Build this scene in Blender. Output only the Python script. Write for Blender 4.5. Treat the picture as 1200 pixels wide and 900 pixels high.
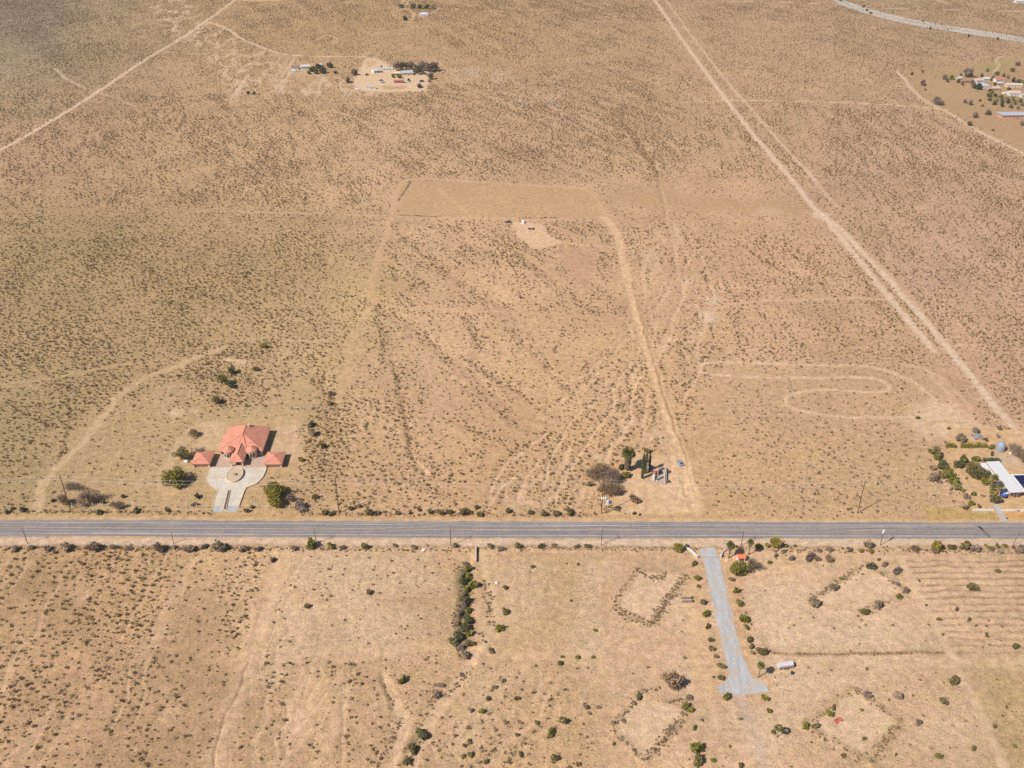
import bpy, bmesh, math, random
import numpy as np
from mathutils import Vector, Matrix

for o in list(bpy.data.objects):
    bpy.data.objects.remove(o, do_unlink=True)
SC = bpy.context.scene
COL = SC.collection
random.seed(7)
RNG = np.random.default_rng(11)

# ------------------------------------------------------------------ camera
FPX, CAM_H, PITCH = 1100.0, 285.0, math.radians(31.35)
CP, SP = math.cos(PITCH), math.sin(PITCH)
cam_d = bpy.data.cameras.new('camera')
cam = bpy.data.objects.new('camera', cam_d)
COL.objects.link(cam)
cam.location = (0, 0, CAM_H)
cam.rotation_euler = (math.radians(90) - PITCH, 0, 0)
cam_d.sensor_width = 36.0
cam_d.lens = FPX / 1200.0 * 36.0
cam_d.clip_start = 1.0
cam_d.clip_end = 400000.0
SC.camera = cam

# ------------------------------------------------------------------ light
SUN_EL = math.radians(46)
SUN_AZ = math.atan2(-0.82, -0.57)          # direction the light comes from, x over y (clockwise from +Y)
world = bpy.data.worlds.new('World')
SC.world = world
world.use_nodes = True
wn = world.node_tree
sky = wn.nodes.new('ShaderNodeTexSky')
sky.sky_type = 'NISHITA'
sky.sun_disc = False
sky.sun_elevation = SUN_EL
sky.sun_rotation = SUN_AZ
sky.altitude = 900
bg = wn.nodes['Background']
bg.inputs[1].default_value = 0.065
wn.links.new(sky.outputs[0], bg.inputs[0])
sun_d = bpy.data.lights.new('sun', 'SUN')
sun_d.energy = 4.5
sun_d.angle = math.radians(0.5)
sun_d.color = (1.0, 0.95, 0.87)
sun = bpy.data.objects.new('sun', sun_d)
COL.objects.link(sun)
sun_dir = Vector((math.sin(SUN_AZ) * math.cos(SUN_EL), math.cos(SUN_AZ) * math.cos(SUN_EL), math.sin(SUN_EL)))
sun.rotation_euler = sun_dir.to_track_quat('Z', 'Y').to_euler()
sun.location = (-200, -150, 400)
SC.view_settings.view_transform = 'Standard'
SC.view_settings.look = 'None'
SC.view_settings.gamma = 1.0
SC.view_settings.use_curve_mapping = False
SC.view_settings.exposure = 0.47

# ------------------------------------------------------------------ survey: photo point -> ground point
def ray_t(v):
    up = -(np.asarray(v, float) - 450.0) / FPX
    return CAM_H / (SP - up * CP)

def g(u, v):
    """ground point (x, y) seen at photo point (u, v)"""
    up = -(np.asarray(v, float) - 450.0) / FPX
    t = CAM_H / (SP - up * CP)
    return t * (np.asarray(u, float) - 600.0) / FPX, t * (CP + up * SP)

def S(v):
    """photo pixels per metre at row v on the ground"""
    return FPX / float(ray_t(v))

def inv(x, y):
    d = y * CP + CAM_H * SP
    up = (y * SP - CAM_H * CP) / d
    return 600.0 + FPX * x / d, 450.0 - FPX * up

# ------------------------------------------------------------------ noise
def _hash(ix, iy, seed):
    h = (ix.astype(np.int64) * 374761393 + iy.astype(np.int64) * 668265263 + seed * 974711) & 0xffffffff
    h = ((h ^ (h >> 13)) * 1274126177) & 0xffffffff
    return ((h ^ (h >> 16)) & 0xffff).astype(np.float32) / 65535.0

def vnoise(x, y, seed=0):
    ix = np.floor(x); iy = np.floor(y)
    fx = (x - ix).astype(np.float32); fy = (y - iy).astype(np.float32)
    fx = fx * fx * (3 - 2 * fx); fy = fy * fy * (3 - 2 * fy)
    a = _hash(ix, iy, seed); b = _hash(ix + 1, iy, seed)
    c = _hash(ix, iy + 1, seed); d = _hash(ix + 1, iy + 1, seed)
    return (a + (b - a) * fx) * (1 - fy) + (c + (d - c) * fx) * fy

def fbm(x, y, scale, octv=4, seed=0, gain=0.5):
    s = 0; amp = 1.0; tot = 0
    for k in range(octv):
        s = s + amp * vnoise(x / scale + 17.3 * k, y / scale - 9.1 * k, seed + k * 13)
        tot += amp; amp *= gain; scale *= 0.5
    return s / tot

def sstep(a, b, x):
    t = np.clip((x - a) / (b - a), 0, 1)
    return t * t * (3 - 2 * t)

def lin(c):
    c = np.asarray(c, float) / 255.0
    return np.where(c <= 0.04045, c / 12.92, ((c + 0.055) / 1.055) ** 2.4)

# ------------------------------------------------------------------ ground sheet: a grid that gets finer towards the viewer
uu = np.concatenate([[-3000, -1800, -1100, -700, -480, -340, -250, -190, -150, -120, -100, -85],
                     np.arange(-75, 1276, 1.7),
                     [1285, 1300, 1320, 1350, 1390, 1450, 1540, 1680, 1900, 2300, 3000, 4200]])
vv = np.concatenate([[-213, -205, -195, -180, -165, -150, -135, -120, -108, -96, -86, -77, -69, -62, -56],
                     np.arange(-50, 300, 1.25), np.arange(300, 951, 1.6),
                     [956, 965, 980, 1000, 1030, 1070, 1120, 1200, 1320, 1500, 1800, 2300, 3200]])
NU, NV = len(uu), len(vv)
UU, VV = np.meshgrid(uu, vv)
GX, GY = g(UU, VV)
SS = FPX / ray_t(VV)
COLR = np.zeros((NV, NU, 3), np.float32)
BARE = np.zeros((NV, NU), np.float32)       # 1 where nothing grows
DENS = np.ones((NV, NU), np.float32)        # how thick the scrub stands
GREEN = np.zeros((NV, NU), np.float32)      # short grass and weeds
HGT = np.zeros((NV, NU), np.float32)
FLAT = np.zeros((NV, NU), np.float32)
# wander the outlines a little so that nothing is ruled
WA = (fbm(GX, GY, 9.0, 3, 3) - 0.5) * 2.6
WB = (fbm(GX, GY, 9.0, 3, 91) - 0.5) * 2.6
WX, WY = GX + WA, GY + WB
N1 = fbm(GX, GY, 5.0, 3, 21)
N2 = fbm(GX, GY, 40.0, 4, 5)
N3 = fbm(GX, GY, 160.0, 4, 57)

CTRL = [(100,50,172,143,108),(30,30,160,136,108),(60,200,184,148,113),(60,280,180,150,108),(100,330,180,150,108),(100,420,184,153,111),
 (30,520,180,154,110),(250,350,188,156,112),(200,520,196,165,118),(300,150,190,154,115),(300,20,182,148,105),
 (420,20,182,148,103),(560,50,184,148,105),(450,160,194,157,120),(700,60,180,146,108),(600,170,192,154,118),
 (560,300,205,166,126),(550,420,209,172,131),(550,550,205,165,118),(480,480,206,168,126),(680,450,203,164,120),
 (850,290,200,160,122),(900,60,186,150,115),(1050,40,180,148,112),(1050,200,190,153,122),(1130,300,194,156,127),
 (1000,390,196,158,121),(900,460,207,169,128),(1000,560,207,170,124),(850,570,207,168,120),(1180,420,197,158,126),
 (380,350,192,160,114),(340,480,202,170,122),(100,560,192,162,114),(400,560,200,164,118),(370,420,198,165,120),
 (100,680,196,158,114),(100,800,198,160,119),(250,850,194,157,116),(400,720,210,174,132),(400,850,202,165,124),
 (640,720,208,171,129),(650,850,206,169,124),(900,720,213,179,140),(960,760,215,181,144),(850,850,211,174,134),
 (1100,700,211,175,137),(1100,850,208,171,131),(1190,850,190,160,112),(780,680,210,174,134),(780,800,210,174,135),
 (600,660,208,170,126),(980,640,214,178,136),(450,640,205,166,122),(720,560,204,164,116),(950,520,206,168,124)]
CTRL = [(a, b, r_ + 9 * (b < 460), g_ + 8 * (b < 460), b_ + 5 * (b < 460)) for a, b, r_, g_, b_ in CTRL]
wsum = np.zeros((NV, NU)); acc = np.zeros((NV, NU, 3))
PU, PV = UU + (fbm(GX, GY, 60, 3, 77) - .5) * 90, VV + (fbm(GX, GY, 60, 3, 78) - .5) * 60
for (a, b, r_, g_, b_) in CTRL:
    w = 1.0 / (((PU - a) ** 2 + ((PV - b) * 1.3) ** 2) / 900.0 + 1.0) ** 1.6
    wsum += w; acc += w[..., None] * lin((r_, g_, b_))
COLR[:] = acc / wsum[..., None]
COLR *= (0.90 + 0.22 * N2[..., None]) * (0.97 + 0.06 * N3[..., None])

# scoured pale ground and darker crusted ground, a few tens of metres across, mostly on the worked lots
_b = fbm(WX, WY, 26, 5, 611, .6); _lot = .45 + .55 * sstep(560, 660, VV)
COLR *= (1 + (_b - .5)[..., None] * .55 * _lot[..., None])
_c = fbm(WX * .8 + WY * .3, WY * .35, 12, 4, 617, .6)
COLR *= (1 + (_c - .5)[..., None] * .28 * _lot[..., None])
def win(us, vs, pad_m):
    """grid window round photo points, padded by metres"""
    v0, v1 = min(vs), max(vs)
    pu = pad_m * S(v1) + 6; pv = pad_m * S(v1) + 6
    i0, i1 = np.searchsorted(vv, [v0 - pv, v1 + pv]); j0, j1 = np.searchsorted(uu, [min(us) - pu, max(us) + pu])
    return slice(max(i0 - 1, 0), min(i1 + 1, NV)), slice(max(j0 - 1, 0), min(j1 + 1, NU))

def smooth_line(pts, n=3):
    P = np.array(pts, float)
    for _ in range(n):
        if len(P) < 3: break
        q = np.empty((2 * len(P) - 2, 2))
        q[0::2] = .75 * P[:-1] + .25 * P[1:]; q[1::2] = .25 * P[:-1] + .75 * P[1:]
        P = np.vstack([P[:1], q, P[-1:]])
    return P

def line_dist(pts, pad, warp=True, smooth=2):
    P = smooth_line(pts, smooth)
    sl = win(P[:, 0], P[:, 1], pad)
    X = (WX if warp else GX)[sl]; Y = (WY if warp else GY)[sl]
    D = np.full(X.shape, 1e9); L = np.zeros(X.shape)
    gx, gy = g(P[:, 0], P[:, 1])
    run = 0
    for k in range(len(P) - 1):
        ax, ay, bx, by = gx[k], gy[k], gx[k + 1], gy[k + 1]
        ll = math.hypot(bx - ax, by - ay) or 1e-6
        t = np.clip(((X - ax) * (bx - ax) + (Y - ay) * (by - ay)) / ll ** 2, 0, 1)
        dx = X - ax - t * (bx - ax); dy = Y - ay - t * (by - ay)
        sgn = np.sign((bx - ax) * dy - (by - ay) * dx)
        d = np.hypot(dx, dy)
        m = d < np.abs(D)
        D = np.where(m, d * np.where(sgn == 0, 1, sgn), D); L = np.where(m, run + t * ll, L)
        run += ll
    return sl, D, L, run

def poly_mask(pts, soft=1.5, warp=True):
    """soft inside mask of a polygon given in photo points (distance to the edge in metres)"""
    P = list(pts) + [pts[0]]
    sl, D, _, _ = line_dist(P, soft * 2 + 2, warp, 0)
    X = (WX if warp else GX)[sl]; Y = (WY if warp else GY)[sl]
    gx, gy = g([p[0] for p in P], [p[1] for p in P])
    ins = np.zeros(X.shape, bool)
    for k in range(len(P) - 1):
        c = ((gy[k] > Y) != (gy[k + 1] > Y))
        with np.errstate(divide='ignore', invalid='ignore'):
            xi = (gx[k + 1] - gx[k]) * (Y - gy[k]) / (gy[k + 1] - gy[k]) + gx[k]
        ins ^= c & (X < xi)
    d = np.where(ins, np.abs(D), -np.abs(D))
    return sl, sstep(-soft, soft, d)

def tint(sl, m, rgb):
    COLR[sl] += (lin(rgb) - COLR[sl]) * m[..., None]

def track(pts, w, strength, rgb=(216, 184, 148), soft=0.9, ruts=False, bare=1.0, depth=0.0, berm=0.0, broken=0.5):
    sl, D, L, _ = line_dist(pts, w + soft + 3)
    d = np.abs(D)
    px = 0.55 / SS[sl]                                   # never thinner than the sheet can carry
    m = sstep(w / 2 + soft + px, w / 2 - soft - px * .3, d)
    n = 1 - broken + broken * sstep(.25, .6, N1[sl])
    a = m * strength * n
    if ruts:
        rr = np.exp(-((d - .8) / .45) ** 2)
        a = a * (.74 + .26 * rr)
    tint(sl, np.clip(a, 0, 1), rgb)
    BARE[sl] = np.maximum(BARE[sl], np.clip(m * bare * 1.4, 0, 1))
    HGT[sl] -= depth * m
    if berm:
        HGT[sl] += berm * np.exp(-((d - w / 2 - .5) / .5) ** 2)
    return sl, m

def patch(pts, rgb, strength, soft=2.0, bare=0.0, dens=None, green=0.0):
    sl, m = poly_mask(pts, soft)
    tint(sl, m * strength, rgb)
    if bare: BARE[sl] = np.maximum(BARE[sl], m * bare)
    if dens is not None: DENS[sl] *= 1 + (dens - 1) * m
    if green: GREEN[sl] = np.maximum(GREEN[sl], m * green)
    return sl, m

def spot(u, v, r, rgb, strength, bare=0.0, dens=None, green=0.0, soft=.5, asp=1.0):
    """round patch of r metres"""
    sl = win([u], [v], r * 1.6)
    x, y = g(u, v)
    d = np.hypot(WX[sl] - x, (WY[sl] - y) * asp) / r
    m = sstep(1 + soft, 1 - soft, d + (N1[sl] - .5) * .5)
    tint(sl, m * strength, rgb)
    if bare: BARE[sl] = np.maximum(BARE[sl], m * bare)
    if dens is not None: DENS[sl] *= 1 + (dens - 1) * m
    if green: GREEN[sl] = np.maximum(GREEN[sl], m * green)

# ---- broad growth zones -------------------------------------------------------------------------
streak_a = fbm(GX * .9 + GY * .42, (GY * .9 - GX * .42) * .16, 16, 3, 41)         # runnels falling towards the road
streak_b = fbm(GX * .86 - GY * .5, (GY * .86 + GX * .5) * .14, 18, 3, 43)
DENS *= 0.8 + 0.35 * sstep(.3, .7, N2) + .3 * (N3 - .5)
DENS *= .72 + .4 * sstep(.42, .6, streak_a) + .3 * sstep(.42, .6, streak_b)
patch([(-75,246),(395,250),(400,420),(330,400),(270,395),(170,430),(100,500),(40,590),(-75,600)], (178,150,106), .2, 25, dens=1.1, green=.45)
patch([(0,255),(180,255),(150,290),(70,330),(0,340)], (174,150,100), .25, 30, dens=1.15, green=.6)
patch([(60,510),(140,470),(240,430),(330,410),(380,470),(350,500),(345,600),(60,600)], (200,166,122), .35, 8, dens=.35, green=.4)
patch([(330,640),(690,640),(690,760),(560,770),(300,770)], (212,176,134), .35, 5, dens=.22, green=.35)
patch([(560,640),(700,640),(720,770),(590,770)], (206,172,124), .4, 6, dens=.08, green=.35)
patch([(300,770),(560,770),(700,765),(720,900),(720,960),(260,960)], (206,169,125), .3, 5, dens=.6, green=.3)
patch([(690,640),(1275,640),(1275,960),(690,960)], (213,177,138), .3, 6, dens=.07, green=.1)
patch([(930,770),(1120,770),(1190,960),(900,960)], (212,176,134), .3, 5, dens=2.0, green=.15)
patch([(1140,775),(1275,775),(1275,960),(1215,960)], (194,164,114), .6, 6, dens=1.5, green=.35)
patch([(820,430),(1100,430),(1120,600),(820,605)], (207,170,126), .4, 6, dens=.55, green=.35)
patch([(470,372),(730,376),(790,520),(760,600),(420,600),(400,440)], (209,171,129), .35, 6, dens=.8)
patch([(0,0),(85,0),(80,25),(50,40),(0,42)], (156,132,106), .4, 45, dens=1.6)
patch([(30,40),(60,42),(90,75),(110,100),(70,90),(40,60)], (160,134,112), .35, 35, dens=1.4)
patch([(860,100),(1060,125),(1200,185),(1275,240),(1275,480),(1150,440),(1010,290),(930,200)], (192,155,122), .15, 60, dens=1.1)
patch([(1058,82),(1150,75),(1275,40),(1275,205),(1200,178),(1130,142),(1092,122)], (182,150,106), .75, 8, dens=.14, green=.3)
patch([(1072,95),(1110,92),(1140,106),(1150,122),(1120,118),(1085,108)], (188,152,114), .8, 8, bare=.9)
patch([(1135,140),(1160,136),(1200,144),(1200,172),(1165,156)], (186,150,112), .8, 8, bare=.9)
patch([(1170,78),(1275,70),(1275,90),(1190,92)], (180,142,106), .6, 8, bare=.8)
patch([(1156,110),(1275,118),(1275,128),(1170,122)], (150,140,86), .55, 4, dens=6)
patch([(1140,76),(1188,70),(1180,82),(1150,84)], (170,152,92), .6, 8, bare=.5, green=.6)
patch([(212,440),(245,405),(318,398),(345,440),(330,476),(250,478)], (196,164,122), .25, 4, dens=3.2)
patch([(345,505),(352,600),(410,600),(400,480),(370,450),(350,470)], (190,158,116), .2, 4, dens=1.7)
# mown rectangle and pale ground of the centre parcel
patch([(466,252),(468,222),(480,211),(560,214),(680,221),(696,228),(708,256)], (198,160,116), .75, 3.5, bare=1.0, green=.25)
patch([(705,222),(930,236),(950,250),(945,254),(712,238)], (192,155,110), .65, 9, bare=.93, green=.25)
patch([(598,259),(636,262),(640,274),(664,284),(640,290),(624,292),(608,278)], (224,186,144), .95, 2, bare=1.0)
patch([(652,290),(702,290),(696,312),(690,332),(682,337),(666,312)], (198,153,118), .7, 3, bare=.95)
spot(835, 352, 6, (226,196,164), .7, bare=.3); spot(829, 372, 7, (226,196,164), .7, bare=.3); spot(842, 340, 5, (222,190,156), .5)
spot(806, 330, 5, (222,190,156), .5); spot(765, 300, 8, (220,188,152), .4); spot(900, 248, 10, (216,182,140), .5)
spot(1110, 492, 15, (224,190,150), .85, bare=.98, asp=.8)
spot(1090, 500, 12, (222,188,148), .7, bare=.9); spot(1076, 490, 5, (220,185,145), .6, bare=.8)
# ---- pale braided wash, top left ---------------------------------------------------------------
sl, m = poly_mask([(150,-12),(205,-12),(250,28),(290,52),(345,72),(420,98),(470,112),(350,112),(320,108),(268,118),(262,92),(232,58),(196,36)], 14)
br = fbm(GX[sl] * .55 + GY[sl] * .05, GY[sl] * .2, 9, 3, 63); br = 1 - np.abs(br - .5) * 12
tint(sl, m * np.clip(br, 0, 1) * .85, (220,190,156)); BARE[sl] = np.maximum(BARE[sl], m * np.clip(br, 0, 1) * .8)
sl, m = poly_mask([(500,70),(620,85),(690,110),(700,160),(560,110),(510,84)], 20)
br = fbm(GX[sl] * .5 + GY[sl] * .12, GY[sl] * .16, 13, 3, 67); br = 1 - np.abs(br - .5) * 9
tint(sl, m * np.clip(br, 0, 1) * .55, (214,184,152))
# ---- runnels across the open desert ------------------------------------------------------------
def runnels(poly, ang, scale, stren, seed, rgb=(222, 188, 148), sharp=14, dep=.25):
    scale = scale * .62
    sl, m = poly_mask(poly, 10)
    c, s_ = math.cos(ang), math.sin(ang)
    a = (GX[sl] * c + GY[sl] * s_); b = (-GX[sl] * s_ + GY[sl] * c)
    b = b + (fbm(GX[sl], GY[sl], 34, 3, seed + 5) - .5) * 20
    f = vnoise(a / (scale * 9), b / scale, seed) * .7 + vnoise(a / (scale * 5), b / scale * 2, seed + 1) * .3
    r = np.clip(1 - np.abs(f - .5) * sharp * .85, 0, 1) ** .7 * m * sstep(.25, .5, vnoise(a / 40, b / 25, seed + 2))
    tint(sl, r * (stren if seed < 371 else stren * .6), rgb); HGT[sl] -= r * dep
    BARE[sl] = np.maximum(BARE[sl], r * (.8 if seed < 371 else .25))
    edge = np.clip(1 - np.abs(np.abs(f - .5) - .10) * 12, 0, 1) * m
    DENS[sl] *= .8 + edge * 1.3
def wdir(a, b):
    x0, y0 = g(*a); x1, y1 = g(*b); return math.atan2(y1 - y0, x1 - x0)
runnels([(640,600),(660,480),(720,400),(745,380),(790,520),(700,600)], wdir((650,580), (745,430)), 8, .55, 301, sharp=15, dep=.4)
runnels([(560,600),(600,520),(660,480),(660,600)], wdir((600,590), (690,470)), 9, .45, 305, dep=.35)
runnels([(400,600),(400,380),(560,372),(600,520),(560,600)], wdir((540,560), (450,380)), 15, .3, 311, rgb=(192,150,112), dep=.1)
runnels([(560,372),(735,376),(700,440),(600,520)], wdir((650,480), (560,375)), 14, .3, 317, rgb=(192,150,112), dep=.1)
runnels([(430,360),(455,262),(705,262),(735,374),(560,368)], wdir((700,360), (600,280)), 16, .35, 321, rgb=(196,154,116), dep=.1)
runnels([(740,600),(735,262),(830,262),(830,420),(810,600)], wdir((760,470), (800,330)), 9, .45, 331, dep=.35)
runnels([(-40,900),(-40,645),(320,645),(250,930)], wdir((60,880), (170,680)), 12, .45, 341, rgb=(214,178,140))
runnels([(330,900),(300,780),(480,780),(470,930)], wdir((340,880), (400,780)), 8, .6, 351)
runnels([(260,920),(300,770),(330,650),(420,650),(400,780),(330,930)], wdir((330,860), (380,680)), 8, .5, 353)
runnels([(510,920),(560,800),(700,780),(710,930)], wdir((540,900), (640,780)), 9, .4, 361)
runnels([(0,110),(350,110),(450,240),(0,240)], wdir((250,220), (200,120)), 20, .3, 371, rgb=(206,170,134), dep=.1)
runnels([(380,120),(760,60),(790,210),(470,205)], wdir((700,200), (480,110)), 20, .4, 375, rgb=(212,178,142), dep=.1)
runnels([(700,200),(720,100),(790,60),(940,215)], wdir((770,190), (740,120)), 22, .35, 379, rgb=(208,172,136), dep=.1)
runnels([(450,0),(760,0),(790,60),(560,70)], wdir((700,60), (560,10)), 26, .25, 383, rgb=(200,166,126), dep=.1)
runnels([(830,430),(830,262),(1000,290),(1090,420)], wdir((980,400), (880,280)), 16, .3, 387, rgb=(210,172,136), dep=.1)
runnels([(960,250),(860,120),(1080,130),(1200,190),(1240,500),(1180,480)], wdir((1150,420), (960,180)), 18, .3, 391, rgb=(208,170,138), dep=.1)
# darker reddish swales with closer scrub
for pts, w, st in (([(440,358),(480,385),(520,415),(555,445),(585,475),(625,505)], 9, .4), ([(545,370),(556,388),(560,412),(552,425)], 5, .5),
                   ([(462,425),(472,470),(478,510),(484,535)], 4, .55), ([(610,300),(650,335),(690,360),(720,372)], 9, .3),
                   ([(480,300),(520,320),(560,345),(600,362)], 10, .25), ([(370,440),(390,470),(395,520)], 8, .3),
                   ([(730,120),(728,140),(745,160),(760,185),(772,210)], 8, .35)):
    sl, D, L, _ = line_dist(pts, w + 4)
    m = sstep(w / 2 + 2, w / 2 - 2, np.abs(D))
    tint(sl, m * st * .5, (182,140,102)); DENS[sl] *= 1 + .9 * m; HGT[sl] -= .25 * m
# rills of the centre parcel: pale beds, and dark banks where scrub crowds in
for pts in ([(722,424),(702,440),(678,456),(642,481)], [(741,424),(716,455),(722,478),(697,504),(681,530),(668,552),(661,574)], [(697,472),(671,488),(655,517),(643,543),(634,572)],
            [(640,508),(612,530),(590,546),(574,577)], [(706,418),(690,437),(661,452)], [(752,440),(737,470),(742,494),(722,520)], [(735,500),(716,520),(705,545)], [(690,515),(672,540),(655,566),(650,590)],
            [(630,540),(615,560),(604,585)], [(757,388),(733,398),(716,414)], [(480,525),(488,542),(502,556)], [(600,560),(580,580),(570,596)], [(500,548),(492,566)], [(752,500),(756,480),(760,462)],
            [(800,362),(812,352),(820,372)], [(776,412),(800,388),(812,380)], [(800,470),(818,440),(826,420)], [(822,300),(832,330),(838,352)]):
    sl, m = track(pts, .9, .75, (230,195,156), depth=.45, soft=.5, broken=.5)
    sl, D, L, _ = line_dist(pts, 8); DENS[sl] *= 1 + 1.3 * np.exp(-((np.abs(D) - 2.6) / 1.4) ** 2)
for pts in ([(463,425),(469,457),(474,475),(478,500),(482,525),(488,541)], [(549,421),(575,442),(600,455),(614,466),(632,478)], [(574,474),(592,487),(601,501)], [(517,430),(535,447),(551,461)], [(514,485),(545,500),(558,507),(582,516)],
            [(640,430),(655,447),(668,462)], [(500,390),(520,415),(528,425)], [(440,370),(452,400),(450,420)], [(600,385),(620,410),(640,430)], [(580,520),(600,528),(622,520)], [(475,560),(500,575),(530,580)],
            [(560,110),(620,140),(690,165),(715,180)], [(520,150),(580,170),(640,200)], [(600,120),(660,135),(720,170)], [(735,150),(748,172),(763,188),(772,205)], [(640,270),(690,300),(712,330)], [(470,280),(500,300),(540,335)], [(860,280),(900,310),(950,330)], [(40,420),(90,470),(70,540)], [(10,470),(60,500)], [(130,290),(200,330),(290,360)]):
    sl, m = track(pts, 1.3, .42, (166,126,88), bare=0, soft=.9, depth=.3, broken=.8)
    sl, D, L, _ = line_dist(pts, 6); DENS[sl] *= 1 + 2.0 * np.exp(-(D / 2.6) ** 2)
# ---- tracks ------------------------------------------------------------------------------------
PALE = (224, 194, 162)
track([(-40,198),(0,176),(60,142),(120,104),(175,66),(192,57),(215,43),(245,22),(275,0),(310,-25)], 4.6, .95, PALE, broken=.15)
track([(190,61),(215,62),(245,63)], 2.2, .6, PALE); track([(245,63),(300,64),(330,65)], 2, .35, PALE)
track([(236,24),(262,31),(272,37),(281,45),(310,57),(330,64),(365,66),(400,66),(428,66),(441,69)], 3.6, 1.0, PALE, broken=.1)
track([(346,67),(336,78),(330,90)], 3, .5, PALE); track([(338,67),(332,76),(328,86)], 2.5, .4, PALE)
track([(290,88),(284,98),(276,108)], 4, .6, PALE); track([(64,80),(76,91),(90,99),(100,104)], 2.6, .7, PALE)
track([(112,108),(135,114),(160,126)], 2, .5, PALE); track([(372,46),(382,40),(396,45),(390,52)], 3, .4, PALE)
track([(-40,245),(100,246),(230,247)], 2, .5, (150,122,88)); track([(230,247),(330,249),(395,251),(452,253)], 2.2, .55, (214,176,134))
track([(-40,210),(200,205)], 1, .0)
track([(140,100),(190,101)], 1.2, .3, PALE); track([(330,399),(385,399)], 1.6, .6, (222,188,148)); track([(0,450),(40,446),(150,425)], 2.5, .3, (206,174,126))
track([(442,305),(446,290),(452,275),(458,252),(463,228),(470,213),(482,209),(500,209),(560,213),(620,217),(680,220),(692,224),(700,235),(708,250),(716,262)], 4.5, .7, (212,172,128))
track([(442,305),(436,325),(433,342),(438,351),(450,356),(480,361),(540,363),(600,366),(660,370),(740,374)], 4, .6, (206,164,124))
track([(458,254),(520,256),(590,256.5),(650,257),(712,258)], 2.8, .7, (212,172,128)); track([(712,258),(760,258),(850,259),(948,259)], 1.4, .5, (196,152,104))
track([(395,470),(405,430),(415,390),(430,360)], 4, .3, (206,168,124))
track([(704,254),(716,262),(724,280),(729,303),(737,335),(746,375),(757,408),(766,435),(775,463),(783,490),(791,515),(797,530),(806,565),(814,596)], 6.4, 1.0, (224,185,141), ruts=True, depth=.2, berm=.2, broken=.12)
track([(741,330),(750,372),(768,430),(778,465),(790,500),(801,530),(809,555),(817,596)], .9, .75, (140,100,66), bare=0, soft=.4, berm=.35, broken=.3)
track([(699,262),(712,300),(722,335)], .8, .2, (160,120,84), bare=0)
track([(640,284),(665,285),(700,288),(722,291)], 3, .6, (216,178,136))
# runoff wash right of the dirt road
track([(768,190),(774,212),(780,243),(783,262),(788,282),(791,303),(795,318),(798,333),(802,348)], 1.5, .4, (222,188,150), depth=.15, broken=.9)
track([(765,192),(771,214),(776,243),(780,262),(784,280)], 1.6, .35, (140,112,84), bare=0, broken=.9)
track([(802,348),(793,363),(785,378),(788,392),(778,400)], 2, .6, (224,190,150), depth=.4)
track([(780,281),(768,288),(756,302),(750,318),(754,335),(756,355)], 1.8, .45, (222,188,148), depth=.3)
track([(766,430),(772,412),(784,398)], 1.8, .5, (222,188,148), depth=.3); track([(820,400),(826,380),(832,360)], 2.4, .5, (226,192,154))
# power line roads on the right
track([(748,-28),(767,0),(800,48),(843,107),(890,167),(930,213),(952,242),(966,256),(976,268),(990,284),(1003,300),(1040,347),(1067,380),(1094,411)], 4.6, .95, PALE, broken=.2)
track([(966,254),(978,262),(992,275),(1013,298),(1050,337),(1090,383),(1120,420),(1150,457),(1183,497),(1215,535)], 4.6, .95, PALE, broken=.2)
spot(962, 252, 7, PALE, .8, bare=1)
track([(776,-6),(800,28),(820,55),(843,85),(870,117),(897,147),(923,177),(947,203),(967,227),(982,243)], 2.6, .65, PALE)
track([(903,155),(930,183),(960,215)], 1.6, .4, PALE); track([(1020,300),(1060,340),(1080,365)], 3, .4, (212,172,132))
track([(800,120),(835,118),(870,117),(960,119),(1033,122),(1083,126),(1110,129)], 2.8, .75, PALE)
track([(1050,83),(1060,93),(1070,107),(1085,119),(1100,127),(1120,137),(1140,150),(1165,163),(1200,180),(1240,200)], 3.4, .9, PALE, broken=.2)
track([(1165,84),(1172,78),(1166,70),(1172,66)], 3, .7, PALE)
track([(820,2),(880,1),(960,4),(985,5)], 4, .6, PALE); track([(1090,-4),(1110,4)], 5, .7, PALE); track([(1000,9),(1100,11),(1215,13)], 2.4, .6, (206,180,158))
track([(826,366),(845,358),(860,355),(900,352),(960,351),(990,348),(1037,351)], 2.4, .65, (222,186,146))
# off-road loop
track([(1098,476),(1090,462),(1072,449),(1048,437),(1020,430),(1000,428),(930,427),(860,425),(830,424),(818,428),(820,435),(836,440),(870,442),(920,443),(960,443),(1000,441),(1030,444),(1044,452),(1040,459),(1025,461),(990,457),(960,457),(930,460),(919,467),(921,475),(932,481),(960,486),(1000,489),(1050,489),(1080,486),(1105,482)], 1.9, .9, (230,195,157), berm=.15, broken=.35)
track([(1053,427),(1080,430),(1105,445),(1125,465),(1140,480)], 2.4, .65, (220,184,144)); track([(1090,440),(1110,460),(1125,480),(1150,500),(1190,508)], 3, .5, (222,188,148))
track([(1120,500),(1160,505),(1200,512)], 5, .5, (224,192,154)); track([(1104,466),(1120,468),(1130,478),(1128,486)], 1.8, .5, (204,160,120))
track([(1108,492),(1118,497),(1130,494)], 1.4, .6, (190,146,104)); track([(1085,493),(1090,498),(1096,494)], 1.4, .6, (190,146,104))
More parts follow.
